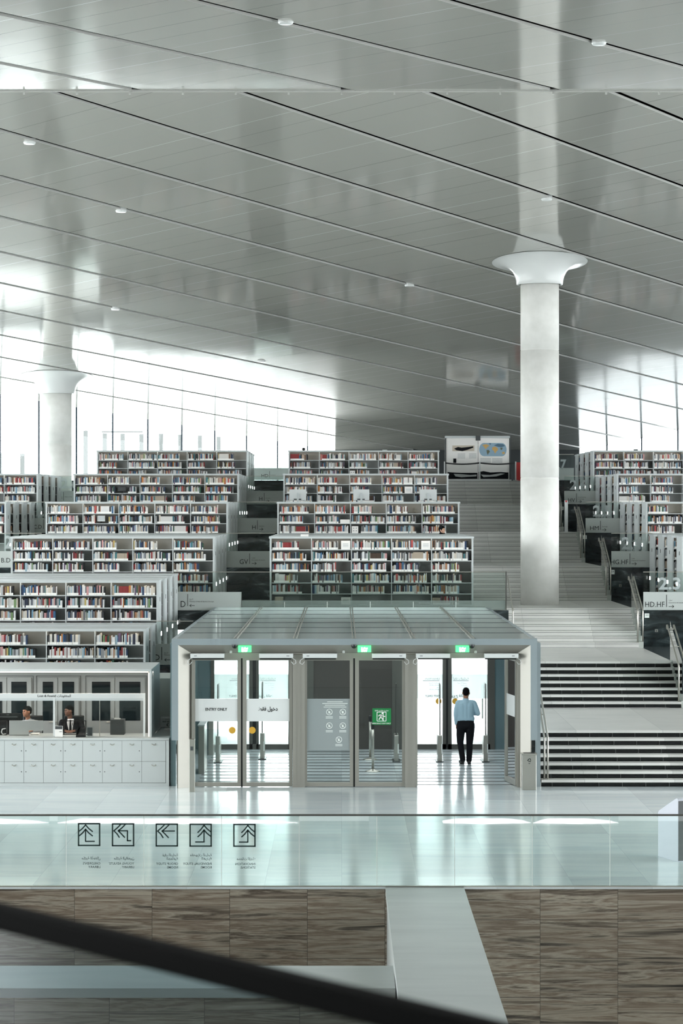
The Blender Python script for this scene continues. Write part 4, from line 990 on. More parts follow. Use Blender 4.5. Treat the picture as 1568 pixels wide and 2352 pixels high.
me.polygons.foreach_set('material_index', BM); me.update()
bo = bpy.data.objects.new('shelved_books', me); COL.objects.link(bo)
tag(bo, 'rows of mixed coloured books filling the farther bookcases', 'books', None, 'stuff')

# ------------------------------------------------------------------ front balustrade with mirrored way-finding signs
DB = 35.0; ZB = PZ(1875, DB)
t = thing('glass_balustrade', 'long frameless glass balustrade with mirrored pictograms along the floor edge', 'balustrade', (0, DB, 0))
pj = [151 + 178.6 * i for i in range(-4, 12)]
for a, b in zip(pj[:-1], pj[1:]):
    x0, x1 = PX(a, DB) + 0.004, PX(b, DB) - 0.004
    MB().add([(x0, DB + 0.05, -0.03), (x1, DB + 0.05, -0.03), (x1, DB + 0.05, ZB), (x0, DB + 0.05, ZB)], [(0, 1, 2, 3)]).build('glass_panel', 'gb', t)
    MB().box(x1 + 0.0, x1 + 0.008, DB + 0.045, DB + 0.06, 0.0, ZB).build('panel_edge', 'signwhite', t)
MB().box(PX(pj[0], DB), PX(pj[-1], DB), DB + 0.03, DB + 0.07, ZB, ZB + 0.026).build('top_rail', 'steel_dark', t)
MB().box(PX(pj[0], DB), PX(pj[-1], DB), DB + 0.02, DB + 0.08, -0.02, 0.014).build('base_channel', 'steel', t)
IY = DB + 0.04
def icpx(zx, zy): return (PX(160 + zx / 3.409, DB), PZ(1860 + zy / 3.409, DB))
def icon(fx, fy, strokes, lab):
    mb = MB(); w = 0.022
    c = [icpx(fx + q[0], fy + q[1]) for q in ((5, 5), (170, 5), (170, 175), (5, 175))]
    for i in range(4):
        p, q = Vector(c[i]), Vector(c[(i + 1) % 4]); e = (q - p).normalized() * w / 2
        seg(mb, tuple(p - e), tuple(q + e), w, IY)
    for st in strokes:
        pts = [icpx(fx + p[0], fy + p[1]) for p in st]
        for p, q in zip(pts[:-1], pts[1:]):
            p, q = Vector(p), Vector(q); e = (q - p).normalized() * 0.006; seg(mb, tuple(p - e), tuple(q + e), 0.020, IY)
    o = mb.build('wayfinding_icon', 'inkgreen', t); o['label'] = lab
up_l = [[(12, 62), (36, 42), (60, 14), (84, 42), (114, 66)], [(12, 98), (36, 78), (60, 48), (84, 76), (114, 100)], [(60, 50), (60, 143), (129, 143)]]
up_r = [[(66, 68), (90, 44), (114, 12), (138, 40), (166, 62)], [(66, 102), (90, 80), (114, 48), (138, 76), (166, 98)], [(114, 50), (114, 143), (48, 143)]]
lf = [[(68, 10), (42, 36), (16, 58), (42, 84), (58, 110)], [(104, 10), (78, 36), (50, 58), (76, 84), (100, 110)]]
icon(62, 107, up_l, 'framed arrow up from the left'); icon(328, 109, lf + [[(54, 58), (122, 58), (122, 136), (148, 136)]], 'framed left arrow with a step')
icon(671, 111, lf + [[(54, 58), (148, 58)]], 'framed plain left arrow'); icon(936, 112, up_r, 'framed arrow up from the right'); icon(1279, 113, up_r, 'framed arrow up, last of the row')
for rx, lines, ar in ((238, ("CHILDREN'S", 'LIBRARY'), ('مكتبة الأطفال',)), (502, ("YOUNG ADULTS'", 'LIBRARY'), ('مكتبة اليافعين',)), (846, ('GROUP STUDY', 'ROOMS'), ('غرف الدراسة', 'الجماعية')), (1110, ('INDIVIDUAL STUDY', 'ROOMS'), ('مقصورات الدراسة', 'الفردية')), (1453, ('INNOVATION', 'STATIONS'), ('محطات الإبداع',))):
    mb = MB()
    dy = {238: 0, 502: 1, 846: 3, 1110: 3, 1453: 5}[rx]
    for j, s_ in enumerate(lines):
        x, z = icpx(rx, 431 + 28 * j + dy); put_text(mb, s_, x, IY, z, 0.036, 'L', True, bold=0.01)
    mb.build('lettering', 'inkgreen', t); mb = MB()
    for j, s_ in enumerate(ar[::-1]):
        x, z = icpx(rx, 391 - 28 * j + dy); wd = len(s_) * 0.0105 * 2.1
        # Arabic line: its reading start sits at the left once mirrored, flush with the right edge
        put_text(mb, arabic(s_), x, IY, z, 0.042, 'L', True, bold=0.01, width=wd)
    mb.build('arabic_lettering', 'inkgreen', t)

# kiosk lectern at the right end
mb = MB(); A = Vector((5.575, 37.5, 0)); B = Vector((5.33, 38.15, 0)); n_ = Vector((0.17, 0.064, 0))
du = (B - A).normalized(); ln = (B - A).length
pts = [(0, 0), (ln, 0), (ln, 0.74), (ln - 0.03, 0.775), (0.10, 1.035), (0.05, 1.055), (0.015, 1.045), (0, 1.01)]
t = thing('information_kiosk', 'white slanted kiosk with rounded grey edge at the right end of the floor', 'kiosk', tuple(A))
mb.prism(pts, A, du, (0, 0, 1), n_); mb.build('body', 'kiosk', t, bevel=0.004)
MB().prism([(-0.006, 0.02), (0.0, 0.02), (0.0, 1.01), (-0.006, 1.0)], A, du, (0, 0, 1), n_).build('edge_panel', 'graphite', t)

# camera-side handrail, out of focus
def RL(x): return 2.32 - 1.137 * x
t = thing('foreground_handrail', 'out-of-focus black handrail with smoked glass slanting across the lower corner', 'handrail', (0, RL(0), 4.25))
mb = MB().bar((-1.4, RL(-1.4), 5.3), (0.95, RL(0.95), 5.3), 0.032, 0.028); mb.build('rail', 'matte_black', t, bevel=0.004)
MB().add([(-1.4, RL(-1.4), 4.25), (0.95, RL(0.95), 4.25), (0.95, RL(0.95), 5.287), (-1.4, RL(-1.4), 5.287)], [(0, 1, 2, 3)]).build('glass_panel', 'gnear', t)

# ------------------------------------------------------------------ terrace balustrades with frosted signs
def tglass(k, x0, x1, label, letters=None, bar=None, arrow=None, sub=None, num=None, strip=True, group='glass sign balustrades on the terraces', sx=None):
    d = EK(k) + 0.06; z = ZK(k); zt = z + 1.06
    t = thing('terrace_balustrade', label, 'balustrade', ((x0 + x1) / 2, d, z), group)
    MB().add([(x0, d, z), (x1, d, z), (x1, d, zt), (x0, d, zt)], [(0, 1, 2, 3)]).build('glass_panel', 'gb2', t)
    MB().box(x0, x1, d - 0.012, d + 0.012, zt, zt + 0.02).build('top_edge', 'steel', t)
    if strip:
        s0, s1 = sx or (x0, x1)
        MB().box(s0, s1, d - 0.010, d - 0.006, z + 0.005, z + 0.51).build('frosted_band', 'frost', t)
    y = d - 0.014; m2 = MB()
    def q(p): return PX(p, d)
    def w(p): return PZ(p, d)
    if letters:
        txt, p0, p1, base, capx = letters
        put_text(m2, txt, q(p0), y, w(base), capx * d / F, 'L', width=q(p1) - q(p0))
    if bar: m2.box(q(bar[0]) - 0.008, q(bar[0]) + 0.008, y, y + 0.002, w(bar[2]), w(bar[1]))
    if arrow:
        a0, a1, ay = arrow; tip = a1; back = a1 - (4 if a1 > a0 else -4)
        seg(m2, (q(a0), w(ay)), (q(a1), w(ay)), 0.014, y, 0.002)
        for s_ in (-3.2, 3.2): seg(m2, (q(a1), w(ay)), (q(back), w(ay + s_)), 0.014, y, 0.002)
    if sub:
        for j, (txt, sxp, sy, ch) in enumerate(sub): put_text(m2, txt, q(sxp), y, w(sy), ch * d / F, 'L')
    if m2.v: m2.build('lettering', 'ink', t)
    if num:
        txt, p0, p1, base, capx = num
        put_text(MB(), txt, q(p0), d - 0.02, w(base), capx * d / F, 'L', bold=0.03, width=q(p1) - q(p0)).build('level_number', 'frostletter', t)
    return t
AS = arabic
tglass(2, PX(350, 55.9), PX(443, 55.9), 'glass balustrade signed D beside the lowest bookcases, left of the entrance', ('D', 355, 366.5, 1516.5, 14), (371.5, 1486, 1516), (391, 378, 1515.5), [('History of Asia', 377, 1505.5, 3.2), (AS('تاريخ'), 377, 1500.5, 3.6)])
tglass(3, PX(398, 63.4), PX(1163, 63.4), 'wide glass balustrade signed D above the entrance roof', ('D', 415, 426, 1394.5, 15), (431, 1364.5, 1392), (447, 435.5, 1391), [('History of Asia & Eastern Europe', 435, 1383, 3.0), (AS('تاريخ'), 435, 1377.5, 3.4)], sx=(PX(398, 63.4), PX(554, 63.4)))
_o = [o for o in COL.objects if o.name.startswith('terrace_balustrade')][-1]
MB().box(PX(555, 63.4), PX(1163, 63.4), EK(3) + 0.050, EK(3) + 0.054, ZK(3) + 0.005, ZK(3) + 0.27).build('tinted_band', 'frostlite', _o)
MB().box(PX(1161, 63.4), PX(1163.5, 63.4), EK(3) + 0.02, EK(3) + 0.07, ZK(3), ZK(3) + 1.08).box(PX(554, 63.4), PX(555, 63.4), EK(3) + 0.04, EK(3) + 0.06, ZK(3), ZK(3) + 0.51).build('end_post', 'steel_dark', _o)
mb = MB()
for p in (653, 751, 850, 949, 1047): mb.box(PX(p, 63.4) - 0.006, PX(p, 63.4) + 0.006, EK(3) + 0.04, EK(3) + 0.049, ZK(3) + 0.03, ZK(3) + 0.24)
mb.build('panel_clip', 'signwhite', _o)
tglass(4, -4.15, -2.08, 'glass balustrade signed GV between the left and centre bookcases', ('GV', 550, 569.5, 1295.5, 11.5), (573, 1271, 1295), (578, 588.5, 1294), [('Recreation & Leisure', 578, 1287.5, 2.6), (AS('ترفيه'), 578, 1282.5, 3)])
tglass(5, -3.9, -2.1, 'glass balustrade signed H with a sharp arrow, above the GV sign', ('H', 579, 587, 1216, 10), (591, 1195, 1216), (595, 604, 1215.5), [('Statistics', 595, 1209.5, 2.4)])
tglass(6, -3.9, -2.1, 'upper glass balustrade signed H, its arrow half hidden', ('H', 595, 602.5, 1150, 9), (606.5, 1132, 1150), (611, 618, 1151), [('Statistics', 610, 1145, 2.2)])
tglass(7, -3.9, -1.9, 'topmost glass balustrade signed HD between the bookcases', ('HD', 600, 616, 1096, 7.5), (619, 1082, 1097), None, [('Economics', 621, 1092, 2)])
tglass(4, -11.0, -9.4, 'glass balustrade signed B.D at the far left', ('B.D', 3, 24, 1292, 11), None, None, None, ('2.4', 10, 56, 1259, 29))
tglass(5, -10.95, -9.42, 'glass balustrade signed C.D at the far left', ('C.D', 77, 96, 1214.5, 9.5), (99.5, 1193, 1215), None, None, ('2.5', 82, 126, 1185, 26))
tglass(6, -11.2, -9.45, 'glass balustrade signed E.F in front of the far left column', ('E.F', 128, 143, 1149, 8), (145.5, 1130, 1150), None, [('History of Italy', 149, 1142, 2)], ('2.6', 140, 182, 1121, 22))
tglass(3, XA + 0.11, 12.5, 'glass balustrade signed HD.HF at the right edge', ('HD.HF', 1481, 1525.5, 1394, 12.5), (1530, 1366, 1394), (1535, 1547, 1393), [('Commerce & Industry', 1535, 1385.5, 2.8), (AS('تجارة'), 1535, 1380, 3)], ('2.3', 1512, 1562, 1353, 27))
tglass(4, XA + 0.11, 9.75, 'glass balustrade signed HG.HF on the right terrace', ('HG.HF', 1402, 1442, 1296, 11), (1446, 1271, 1296), (1450, 1461, 1295), [('Finance & Commerce', 1450, 1288.5, 2.6), (AS('مالية'), 1450, 1284, 2.8)], ('2.4', 1427, 1474, 1261, 28))
tglass(5, XA + 0.11, 9.7, 'glass balustrade signed HM on the right terrace', ('HM', 1354.5, 1374.5, 1217.5, 9.8), (1378.5, 1196, 1217), (1382.5, 1391.5, 1217), [('Sociology', 1382, 1210.5, 2.4)], ('2.5', 1361, 1404, 1185.5, 25))
tglass(6, XA + 0.11, 9.65, 'glass balustrade signed HV beside the big column', ('HV', 1304, 1320, 1153, 9), (1323.5, 1133, 1153), (1328, 1335, 1152), [('Social Pathology', 1327, 1143, 2), ('Criminology', 1327, 1147, 2)], ('2.6', 1308, 1348, 1124, 22))
tglass(7, XA + 0.11, 9.6, 'highest glass balustrade on the right terrace, beside the column', None, None, None, None, ('2.7', 1268, 1300, 1077, 22))
# level plates and pictogram plates on the dark marble
for k, p0, p1, y0, y1, tx, where in ((3, 1480, 1490.5, 1409, 1419, '2.3', 'HD.HF'), (4, 1402, 1411, 1309, 1319, '2.4', 'HG.HF'), (5, 1338, 1347, 1229.5, 1238, '2.5', 'HM'), (6, 1286, 1294, 1163.5, 1171.5, '2.6', 'HV')):
    d = EK(k) - 0.006
    t = thing('level_plate', 'small white plate reading %s on dark marble under the %s sign' % (tx, where), 'sign', (PX(p0, d), d, PZ(y1, d)), 'level number plates')
    MB().box(PX(p0, d), PX(p1, d), d, d + 0.006, PZ(y1, d), PZ(y0, d)).build('plate', 'signwhite', t)
    put_text(MB(), tx, PX((p0 + p1) / 2, d), d - 0.004, PZ((y0 + y1) / 2 + 0.5, d), 0.045, 'C', bold=0.02).build('lettering', 'ink', t)
for k, px, py, where in ((3, 1507, 1448.5, 'HD.HF'), (4, 1424, 1345, 'HG.HF')):
    d = EK(k) - 0.006; x, z = PX(px, d), PZ(py, d)
    t = thing('pictogram_plate', 'tiny square grey pictogram plate low on the marble below the %s sign' % where, 'sign', (x, d, z - 0.04), 'pictogram plates on the marble')
    MB().box(x - 0.04, x + 0.04, d, d + 0.006, z - 0.04, z + 0.04).build('plate', 'plate', t)
    MB().box(x - 0.02, x + 0.02, d - 0.003, d, z - 0.025, z - 0.005).box(x - 0.01, x + 0.01, d - 0.003, d, z - 0.005, z + 0.02).build('pictogram', 'ink', t)
# stair balustrades: a sloping glass sheet between two steel handrails
def stair_rail(k, xs, xg, label, hide=False):
    f0, f1 = FK(k) + 0.08, FK(k) + 2.1; z0, z1 = ZK(k - 1), ZK(k)
    xm = xg if xg is not None else xs[0]
    t = thing('stair_handrail', label, 'handrail', (xm, f0, z0), 'stair handrails')
    if xg is not None:
        MB().add([(xg, f0, z0 + 0.02), (xg, f1, z1 - 0.1), (xg, f1, z1 + 1.0), (xg, f0, z0 + 1.12)], [(0, 1, 2, 3)]).build('glass_panel', 'gb2', t)
    for x in xs:
        MB().tube([(x, f0, z0 + 0.02), (x, f0, z0 + 1.0), (x, f0 + 0.04, z0 + 1.05), (x, f1 - 0.06, z1 + 0.90), (x, f1, z1 + 0.90), (x, f1, z1 + 0.80)], 0.022, 8).build('rail', 'steel', t, smooth=True)
    if len(xs) == 2:
        MB().tube([(xs[0], f1, z1 + 0.80), (xs[1], f1, z1 + 0.80)], 0.014, 8).build('bracket', 'steel', t, smooth=True)
        MB().tube([(xs[0], f0 + 0.9, (z0 + z1) / 2 + 0.93), (xs[1], f0 + 0.9, (z0 + z1) / 2 + 0.93)], 0.010, 6).build('bracket', 'steel', t, smooth=True)
stair_rail(2, (XR + 0.0, XR + 0.17), XR + 0.08, 'twin steel handrail with glass on the second flight, at the right edge')
for k, nm in ((3, 'below the 2.3 plate'), (4, 'below the 2.4 plate'), (5, 'below the 2.5 plate'), (6, 'below the 2.6 plate, behind the big column')):
    stair_rail(k, (XR - 0.02, XR + 0.12 - (0.07 if k == 6 else 0)), XR + (0.02 if k == 6 else 0.06), 'twin steel handrail on the stair flight ' + nm)
stair_rail(1, (4.29, 4.36), None, 'steel handrail at the foot of the stairs, right of the recycling bin')
stair_rail(3, (4.76,), None, 'single steel handrail on the left of the stairs, above the entrance roof corner')

# ------------------------------------------------------------------ top of the stairs: exhibition board, rope posts, red-topped post
DX = 95.0; zb = ZK(7)
def ex(p): return PX(p, DX)
def ez(p): return PZ(p, DX)
t = thing('exhibition_board', 'big open-book shaped exhibition board with a world map at the top of the stairs', 'exhibition board', (ex(1097), DX, zb))
MB().add([(ex(1025), DX + 0.25, zb), (ex(1097), DX, zb), (ex(1097), DX + 0.06, zb), (ex(1025), DX + 0.31, zb), (ex(1025), DX + 0.25, ez(1006)), (ex(1097), DX, ez(1006)), (ex(1097), DX + 0.06, ez(1006)), (ex(1025), DX + 0.31, ez(1006))], [(0, 3, 2, 1), (4, 5, 6, 7), (0, 1, 5, 4), (1, 2, 6, 5), (2, 3, 7, 6), (3, 0, 4, 7)]).build('page', 'paper', t)
MB().add([(ex(1098), DX, zb), (ex(1170), DX + 0.25, zb), (ex(1170), DX + 0.31, zb), (ex(1098), DX + 0.06, zb), (ex(1098), DX, ez(1006)), (ex(1170), DX + 0.25, ez(1006)), (ex(1170), DX + 0.31, ez(1006)), (ex(1098), DX + 0.06, ez(1006))], [(0, 3, 2, 1), (4, 5, 6, 7), (0, 1, 5, 4), (1, 2, 6, 5), (2, 3, 7, 6), (3, 0, 4, 7)]).build('page', 'paper', t)
def page_pt(px, py, off):
    f = (1097 - px) / 72.0; return (ex(px), DX + 0.25 * abs(f) - 0.012 - off, ez(py))
def page_poly(mb, pts, mat, off=0.0):
    n = len(pts); a = [page_pt(p[0], p[1], off) for p in pts]; b = [page_pt(p[0], p[1], off - 0.004) for p in pts]
    mb.add(a + b, [tuple(range(n)), tuple(range(n, 2 * n))[::-1]] + [(i, n + i, n + (i + 1) % n, (i + 1) % n) for i in range(n)], mat)
mb = MB()
page_poly(mb, [(1039, 1023), (1089, 1023), (1089, 1036), (1039, 1036)], 1)
page_poly(mb, [(1043, 1030), (1052, 1026.5), (1060, 1028), (1072, 1027), (1086, 1025), (1087, 1028), (1074, 1033), (1062, 1036), (1048, 1034)], 0, 0.004)
page_poly(mb, [(1041, 1053), (1048, 1053), (1048, 1063), (1041, 1063)], 0)
page_poly(mb, [(1028, 1084), (1040, 1085), (1060, 1086), (1096, 1086), (1096, 1100), (1028, 1100)], 0)
page_poly(mb, [(1042, 1088), (1060, 1089), (1080, 1091), (1094, 1090), (1094, 1094), (1060, 1096), (1046, 1094)], 2, 0.004)
page_poly(mb, [(1099, 1084), (1110, 1082), (1126, 1085), (1150, 1084), (1168, 1085), (1168, 1100), (1099, 1100)], 0)
page_poly(mb, [(1104, 1090), (1125, 1091), (1150, 1087), (1160, 1088), (1140, 1094), (1110, 1096)], 2, 0.004)
cap_l = [(1111 + 11 * math.cos(math.radians(a)), 1032.5 + 15.2 * math.sin(math.radians(a))) for a in range(90, 271, 20)]
cap_r = [(1153 + 11 * math.cos(math.radians(a)), 1032.5 + 15.2 * math.sin(math.radians(a))) for a in range(-90, 91, 20)]
page_poly(mb, cap_l + cap_r, 3)
for pts, m_ in (([(1107, 1022), (1116, 1020), (1124, 1023), (1119, 1027), (1115, 1032), (1112, 1027)], 4), ([(1117, 1034), (1122, 1033), (1125, 1037), (1122, 1041), (1120, 1045), (1118, 1040)], 5), ([(1131, 1027), (1137, 1025), (1143, 1029), (1144, 1033), (1140, 1037), (1137, 1042), (1134, 1035), (1130, 1032)], 4),
               ([(1134, 1023), (1143, 1019), (1156, 1020), (1160, 1024), (1152, 1027), (1144, 1026)], 6), ([(1149, 1028), (1155, 1028), (1153, 1033), (1150, 1033)], 5), ([(1153, 1038), (1159, 1037), (1160, 1042), (1154, 1043)], 4), ([(1122, 1018), (1128, 1018), (1126, 1022)], 6)):
    page_poly(mb, pts, m_, 0.004)
for a0 in (1103, 1130): 
    for j in range(4): page_poly(mb, [(a0, 1053 + 3 * j), (a0 + 24, 1053 + 3 * j), (a0 + 24, 1054 + 3 * j), (a0, 1054 + 3 * j)], 7)
for a0 in (1040, 1066):
    for j in range(4): page_poly(mb, [(a0 + 11, 1042 + 3 * j), (a0 + 28, 1042 + 3 * j), (a0 + 28, 1043 + 3 * j), (a0 + 11, 1043 + 3 * j)], 7)
M['map_sea'] = pbr('map sea blue', rgb(136, 166, 184), 0.6); M['map_land'] = pbr('map ochre', rgb(196, 158, 92), 0.6); M['map_green'] = pbr('map green', rgb(92, 96, 72), 0.6); M['map_north'] = pbr('map slate', rgb(70, 104, 124), 0.6); M['photo_tan'] = pbr('photo tan', rgb(198, 188, 172), 0.6)
mb.build('printed_picture', ['cloth_black', 'photo_tan', 'greywall', 'map_sea', 'map_land', 'map_green', 'map_north', 'greytext'], t)
MB().box(ex(1022), ex(1171), DX + 0.06, DX + 0.34, ez(1006), ez(1001)).build('header_rail', 'shelf', t)
MB().box(ex(1092), ex(1103), DX - 0.03, DX + 0.06, ez(1012), ez(1001)).box(ex(1022), ex(1024.5), DX + 0.22, DX + 0.34, zb, ez(1003)).box(ex(1171), ex(1173), DX + 0.22, DX + 0.34, zb, ez(1003)).build('clamp', 'graphite', t)
MB().box(ex(1026), ex(1173), DX - 0.3, DX + 0.4, zb, zb + 0.05).build('plinth', 'white', t)
DP = 93.75
posts = [(1020.5, 'at the left end of the board'), (1101.5, 'before the middle of the board'), (1184, 'left of the big column')]
for i, (p, w_) in enumerate(posts):
    x = PX(p, DP)
    t = thing('rope_post', 'white rope barrier post standing ' + w_, 'barrier post', (x, DP, zb), 'rope posts at the top of the stairs')
    MB().box(x - 0.025, x + 0.025, DP - 0.025, DP + 0.025, zb, zb + 0.78).build('post', 'white', t)
    MB().box(x - 0.10, x + 0.10, DP - 0.1, DP + 0.1, zb, zb + 0.012).build('base', 'white', t)
for i in range(2):
    xa, xb = PX(posts[i][0], DP), PX(posts[i + 1][0], DP)
    mb = MB()
    for j in range(8):
        f0, f1 = j / 8, (j + 1) / 8; s0, s1 = 0.05 * 4 * f0 * (1 - f0), 0.05 * 4 * f1 * (1 - f1)
        x0, x1 = xa + 0.026 + (xb - xa - 0.052) * f0, xa + 0.026 + (xb - xa - 0.052) * f1
        mb.hexa([(x0, DP - 0.004, zb + 0.69 - s0), (x1, DP - 0.004, zb + 0.69 - s1), (x1, DP + 0.004, zb + 0.69 - s1), (x0, DP + 0.004, zb + 0.69 - s0), (x0, DP - 0.004, zb + 0.75 - s0), (x1, DP - 0.004, zb + 0.75 - s1), (x1, DP + 0.004, zb + 0.75 - s1), (x0, DP + 0.004, zb + 0.75 - s0)])
    one(mb, 'barrier_belt', 'black', 'black belt strung across the %s half of the exhibition board' % ('left' if i == 0 else 'right'), 'belt', ((xa + xb) / 2, DP, zb + 0.64), 'barrier belts')
d = 80.5; x = PX(1300, d); z = ZK(5)
t = thing('warning_post', 'white post with a red triangle sign right of the big column', 'post', (x, d, z))
MB().box(x - 0.06, x + 0.06, d, d + 0.05, z, z + 1.14).build('post', 'white', t)
MB().prism([(-0.05, 0.0), (0.05, 0.0), (0, -0.075)], (x, d - 0.004, z + 1.13), (1, 0, 0), (0, 0, 1), (0, 0.004, 0)).build('triangle', 'red', t)
d = DP + 1.5; x = PX(1191, d)
one(MB().box(x - 0.1, x + 0.1, d, d + 0.04, zb, PZ(1062, d)), 'red_notice', 'red', 'small red notice board peeking out left of the big column', 'notice', (x, d, zb))

# ------------------------------------------------------------------ monitors, notices and loose things among the shelves
dk5 = EK(5) + 0.12
for i, (p0, p1, w_) in enumerate(((664, 703, 'leftmost'), (811, 848, 'middle'), (964, 1003, 'rightmost'))):
    x0, x1 = PX(p0, dk5), PX(p1, dk5); xm = (x0 + x1) / 2; z = ZK(5)
    t = thing('reading_desk', 'white standing desk carrying the %s white monitor of the fifth terrace' % w_, 'desk', (xm, dk5, z), 'desks with white monitors')
    MB().box(xm - 0.45, xm + 0.45, dk5 - 0.05, dk5 + 0.40, z + 0.71, z + 0.74).build('desk_top', 'white', t)
    for q in (-0.42, 0.38): MB().box(xm + q, xm + q + 0.04, dk5, dk5 + 0.35, z, z + 0.71).build('leg', 'white', t)
    t = thing('white_monitor', '%s of the three white monitors seen from behind before the centre shelves' % w_, 'monitor', (xm, dk5, z + 0.74), 'white monitors')
    MB().box(x0, x1, dk5 + 0.12, dk5 + 0.16, PZ(1149, dk5), PZ(1124, dk5)).build('screen_back', 'white', t, bevel=0.008)
    MB().box(xm - 0.035, xm + 0.035, dk5 + 0.06, dk5 + 0.12, z + 0.75, PZ(1132, dk5)).build('stand', 'shelf', t)
    MB().box(xm - 0.14, xm + 0.14, dk5 + 0.02, dk5 + 0.22, z + 0.74, z + 0.752).build('foot', 'shelf', t)
    MB().box(xm - 0.14, xm + 0.12, dk5 + 0.10, dk5 + 0.12, PZ(1148, dk5), PZ(1145.5, dk5)).build('port_strip', 'graphite', t)
def shelf_z(k, r): return ZK(k) + SH0 + SHP * (5 - r) + 0.002
for k, p0, p1, mat, lab in ((5, 270, 290, 'black', 'black catalogue screen among the books on the left block, fifth terrace'), (4, 223.5, 241, 'white', 'pale catalogue screen among the books on the left block, fourth terrace')):
    d = bfront(k, 0) + 0.10; z = shelf_z(k, 1); x0, x1 = PX(p0, d), PX(p1, d); xm = (x0 + x1) / 2
    t = thing('catalogue_screen', lab, 'monitor', (xm, d, z), 'catalogue screens on the shelves')
    MB().box(x0, x1, d, d + 0.03, z + 0.06, z + 0.24).build('screen', mat, t, bevel=0.005)
    MB().box(x0 + 0.02, x1 - 0.02, d - 0.002, d, z + 0.08, z + 0.22).build('display', 'graphite' if mat == 'black' else 'shelf', t)
    MB().box(xm - 0.03, xm + 0.03, d + 0.01, d + 0.03, z, z + 0.07).box(xm - 0.09, xm + 0.09, d - 0.02, d + 0.1, z, z + 0.01).build('foot', 'black', t)
def notice(k, r, p0, p1, y0, y1, lab, dots=False):
    d = bfront(k, 0) + 0.03; z = shelf_z(k, r); x0, x1 = PX(p0, d), PX(p1, d); h = (y1 - y0) * d / F
    t = thing('shelf_notice', lab, 'notice', ((x0 + x1) / 2, d, z), 'white notices on the shelves')
    MB().box(x0, x1, d, d + 0.012, z, z + h).build('card', 'paper', t); mb = MB()
    if dots:
        for a in (0.3, 0.7):
            for b in (0.35, 0.72): mb.disc(x0 + (x1 - x0) * a, d - 0.003, z + h * b, 0.018, 0.003, 12)
    else:
        for j in range(4): mb.box(x0 + 0.05, x1 - 0.05, d - 0.003, d, z + h * (0.3 + 0.12 * j), z + h * (0.3 + 0.12 * j) + 0.008)
    mb.build('print', 'greytext', t)
notice(3, 0, 783, 804, 1236, 1256, 'white notice on the top shelf of the nearest centre bookcase, second bay')
notice(3, 0, 967, 988, 1236, 1256, 'white notice on the top shelf of the nearest centre bookcase, fourth bay')
notice(3, 5, 783, 805, 1361, 1378, 'white notice on the empty bottom shelf of the nearest centre bookcase')
notice(4, 2, 807.5, 822.5, 1208, 1224, 'white card with four round marks on the second centre bookcase', True)
notice(5, 1, 929, 947, 1118, 1133, 'pale notice beside books on the third centre bookcase', False)
notice(6, 2, 803, 815, 1079, 1092, 'small white card with round marks on the topmost centre bookcase', True)
d = bfront(3, 0) + 0.03; z = shelf_z(3, 5)
one(MB().box(PX(631, d), PX(650, d), d, d + 0.02, z, z + 0.22), 'beige_panel', 'photo_tan', 'beige card leaning in the bottom left bay of the nearest centre bookcase', 'card', (PX(640, d), d, z))
for j, (p0, p1, m_, nm) in enumerate(((963, 987, 10, 'navy'), (962, 986, 3, 'white'), (964, 988, 11, 'dark blue'))):
    one(MB().box(PX(p0, d), PX(p1, d), d, d + 0.2, z + 0.03 * j, z + 0.03 * j + 0.028), 'book', PM[m_], '%s book lying flat, %s of the stack on the bottom centre shelf' % (nm, ['bottom', 'middle', 'top'][j]), 'book', (PX(978, d), d, z + 0.03 * j), 'flat books on the bottom centre shelf')
d = bfront(4, 0) + 0.03; z = shelf_z(4, 1)
one(MB().box(PX(781, d), PX(803, d), d, d + 0.15, z, z + 0.12), 'white_carton', 'paper', 'low white box on the second shelf of the second centre bookcase', 'box', (PX(792, d), d, z))
d = bfront(3, 0) + 0.3; z = ZK(3) + BH
one(MB().box(PX(690, d), PX(708, d), d, d + 0.2, z, z + 0.06), 'book_pile_tray', 'paper', 'small white pile lying on top of the nearest centre bookcase', 'papers', (PX(699, d), d, z))
d = bfront(6, 0) + 0.4; z = ZK(6) + BH
one(MB().box(PX(878, d), PX(889, d), d, d + 0.15, z, PZ(1033, d)), 'access_box', 'shelf', 'small white box on top of the topmost centre bookcase', 'box', (PX(884, d), d, z))
x = PX(697, d); one(MB().ell((x, d, z + 0.061), (0.07, 0.07, 0.06)), 'dome_camera', 'black', 'black dome on top of the topmost centre bookcase', 'camera', (x, d, z))
d = bfront(6, 0) + 0.4
one(MB().box(PX(1455, d), PX(1465, d), d, d + 0.1, z, z + 0.06), 'access_box', 'graphite', 'small grey box on top of the topmost right bookcase', 'box', (PX(1460, d), d, z))

# ------------------------------------------------------------------ people
def blob(mb, name, mats, parent, voxel, it=5, matfn=None):
    me = bpy.data.meshes.new('tmp'); o0 = ORIG[parent] if parent is not None else Vector((0, 0, 0))
    me.from_pydata([tuple(Vector(p) - o0) for p in mb.v], [], mb.f); o = bpy.data.objects.new('tmp', me); COL.objects.link(o)
    r = o.modifiers.new('Remesh', 'REMESH'); r.mode = 'VOXEL'; r.voxel_size = voxel
    sm = o.modifiers.new('Smooth', 'SMOOTH'); sm.factor = 0.5; sm.iterations = it
    dg = bpy.context.evaluated_depsgraph_get(); m2 = bpy.data.meshes.new_from_object(o.evaluated_get(dg))
    bpy.data.objects.remove(o); bpy.data.meshes.remove(me)
    m2.name = name; m2.materials.clear()
    for k in ([mats] if isinstance(mats, str) else mats): m2.materials.append(M[k])
    m2.polygons.foreach_set('use_smooth', [True] * len(m2.polygons))
    q = bpy.data.objects.new(name, m2); COL.objects.link(q); q.parent = parent; ORIG[q] = o0
    return q
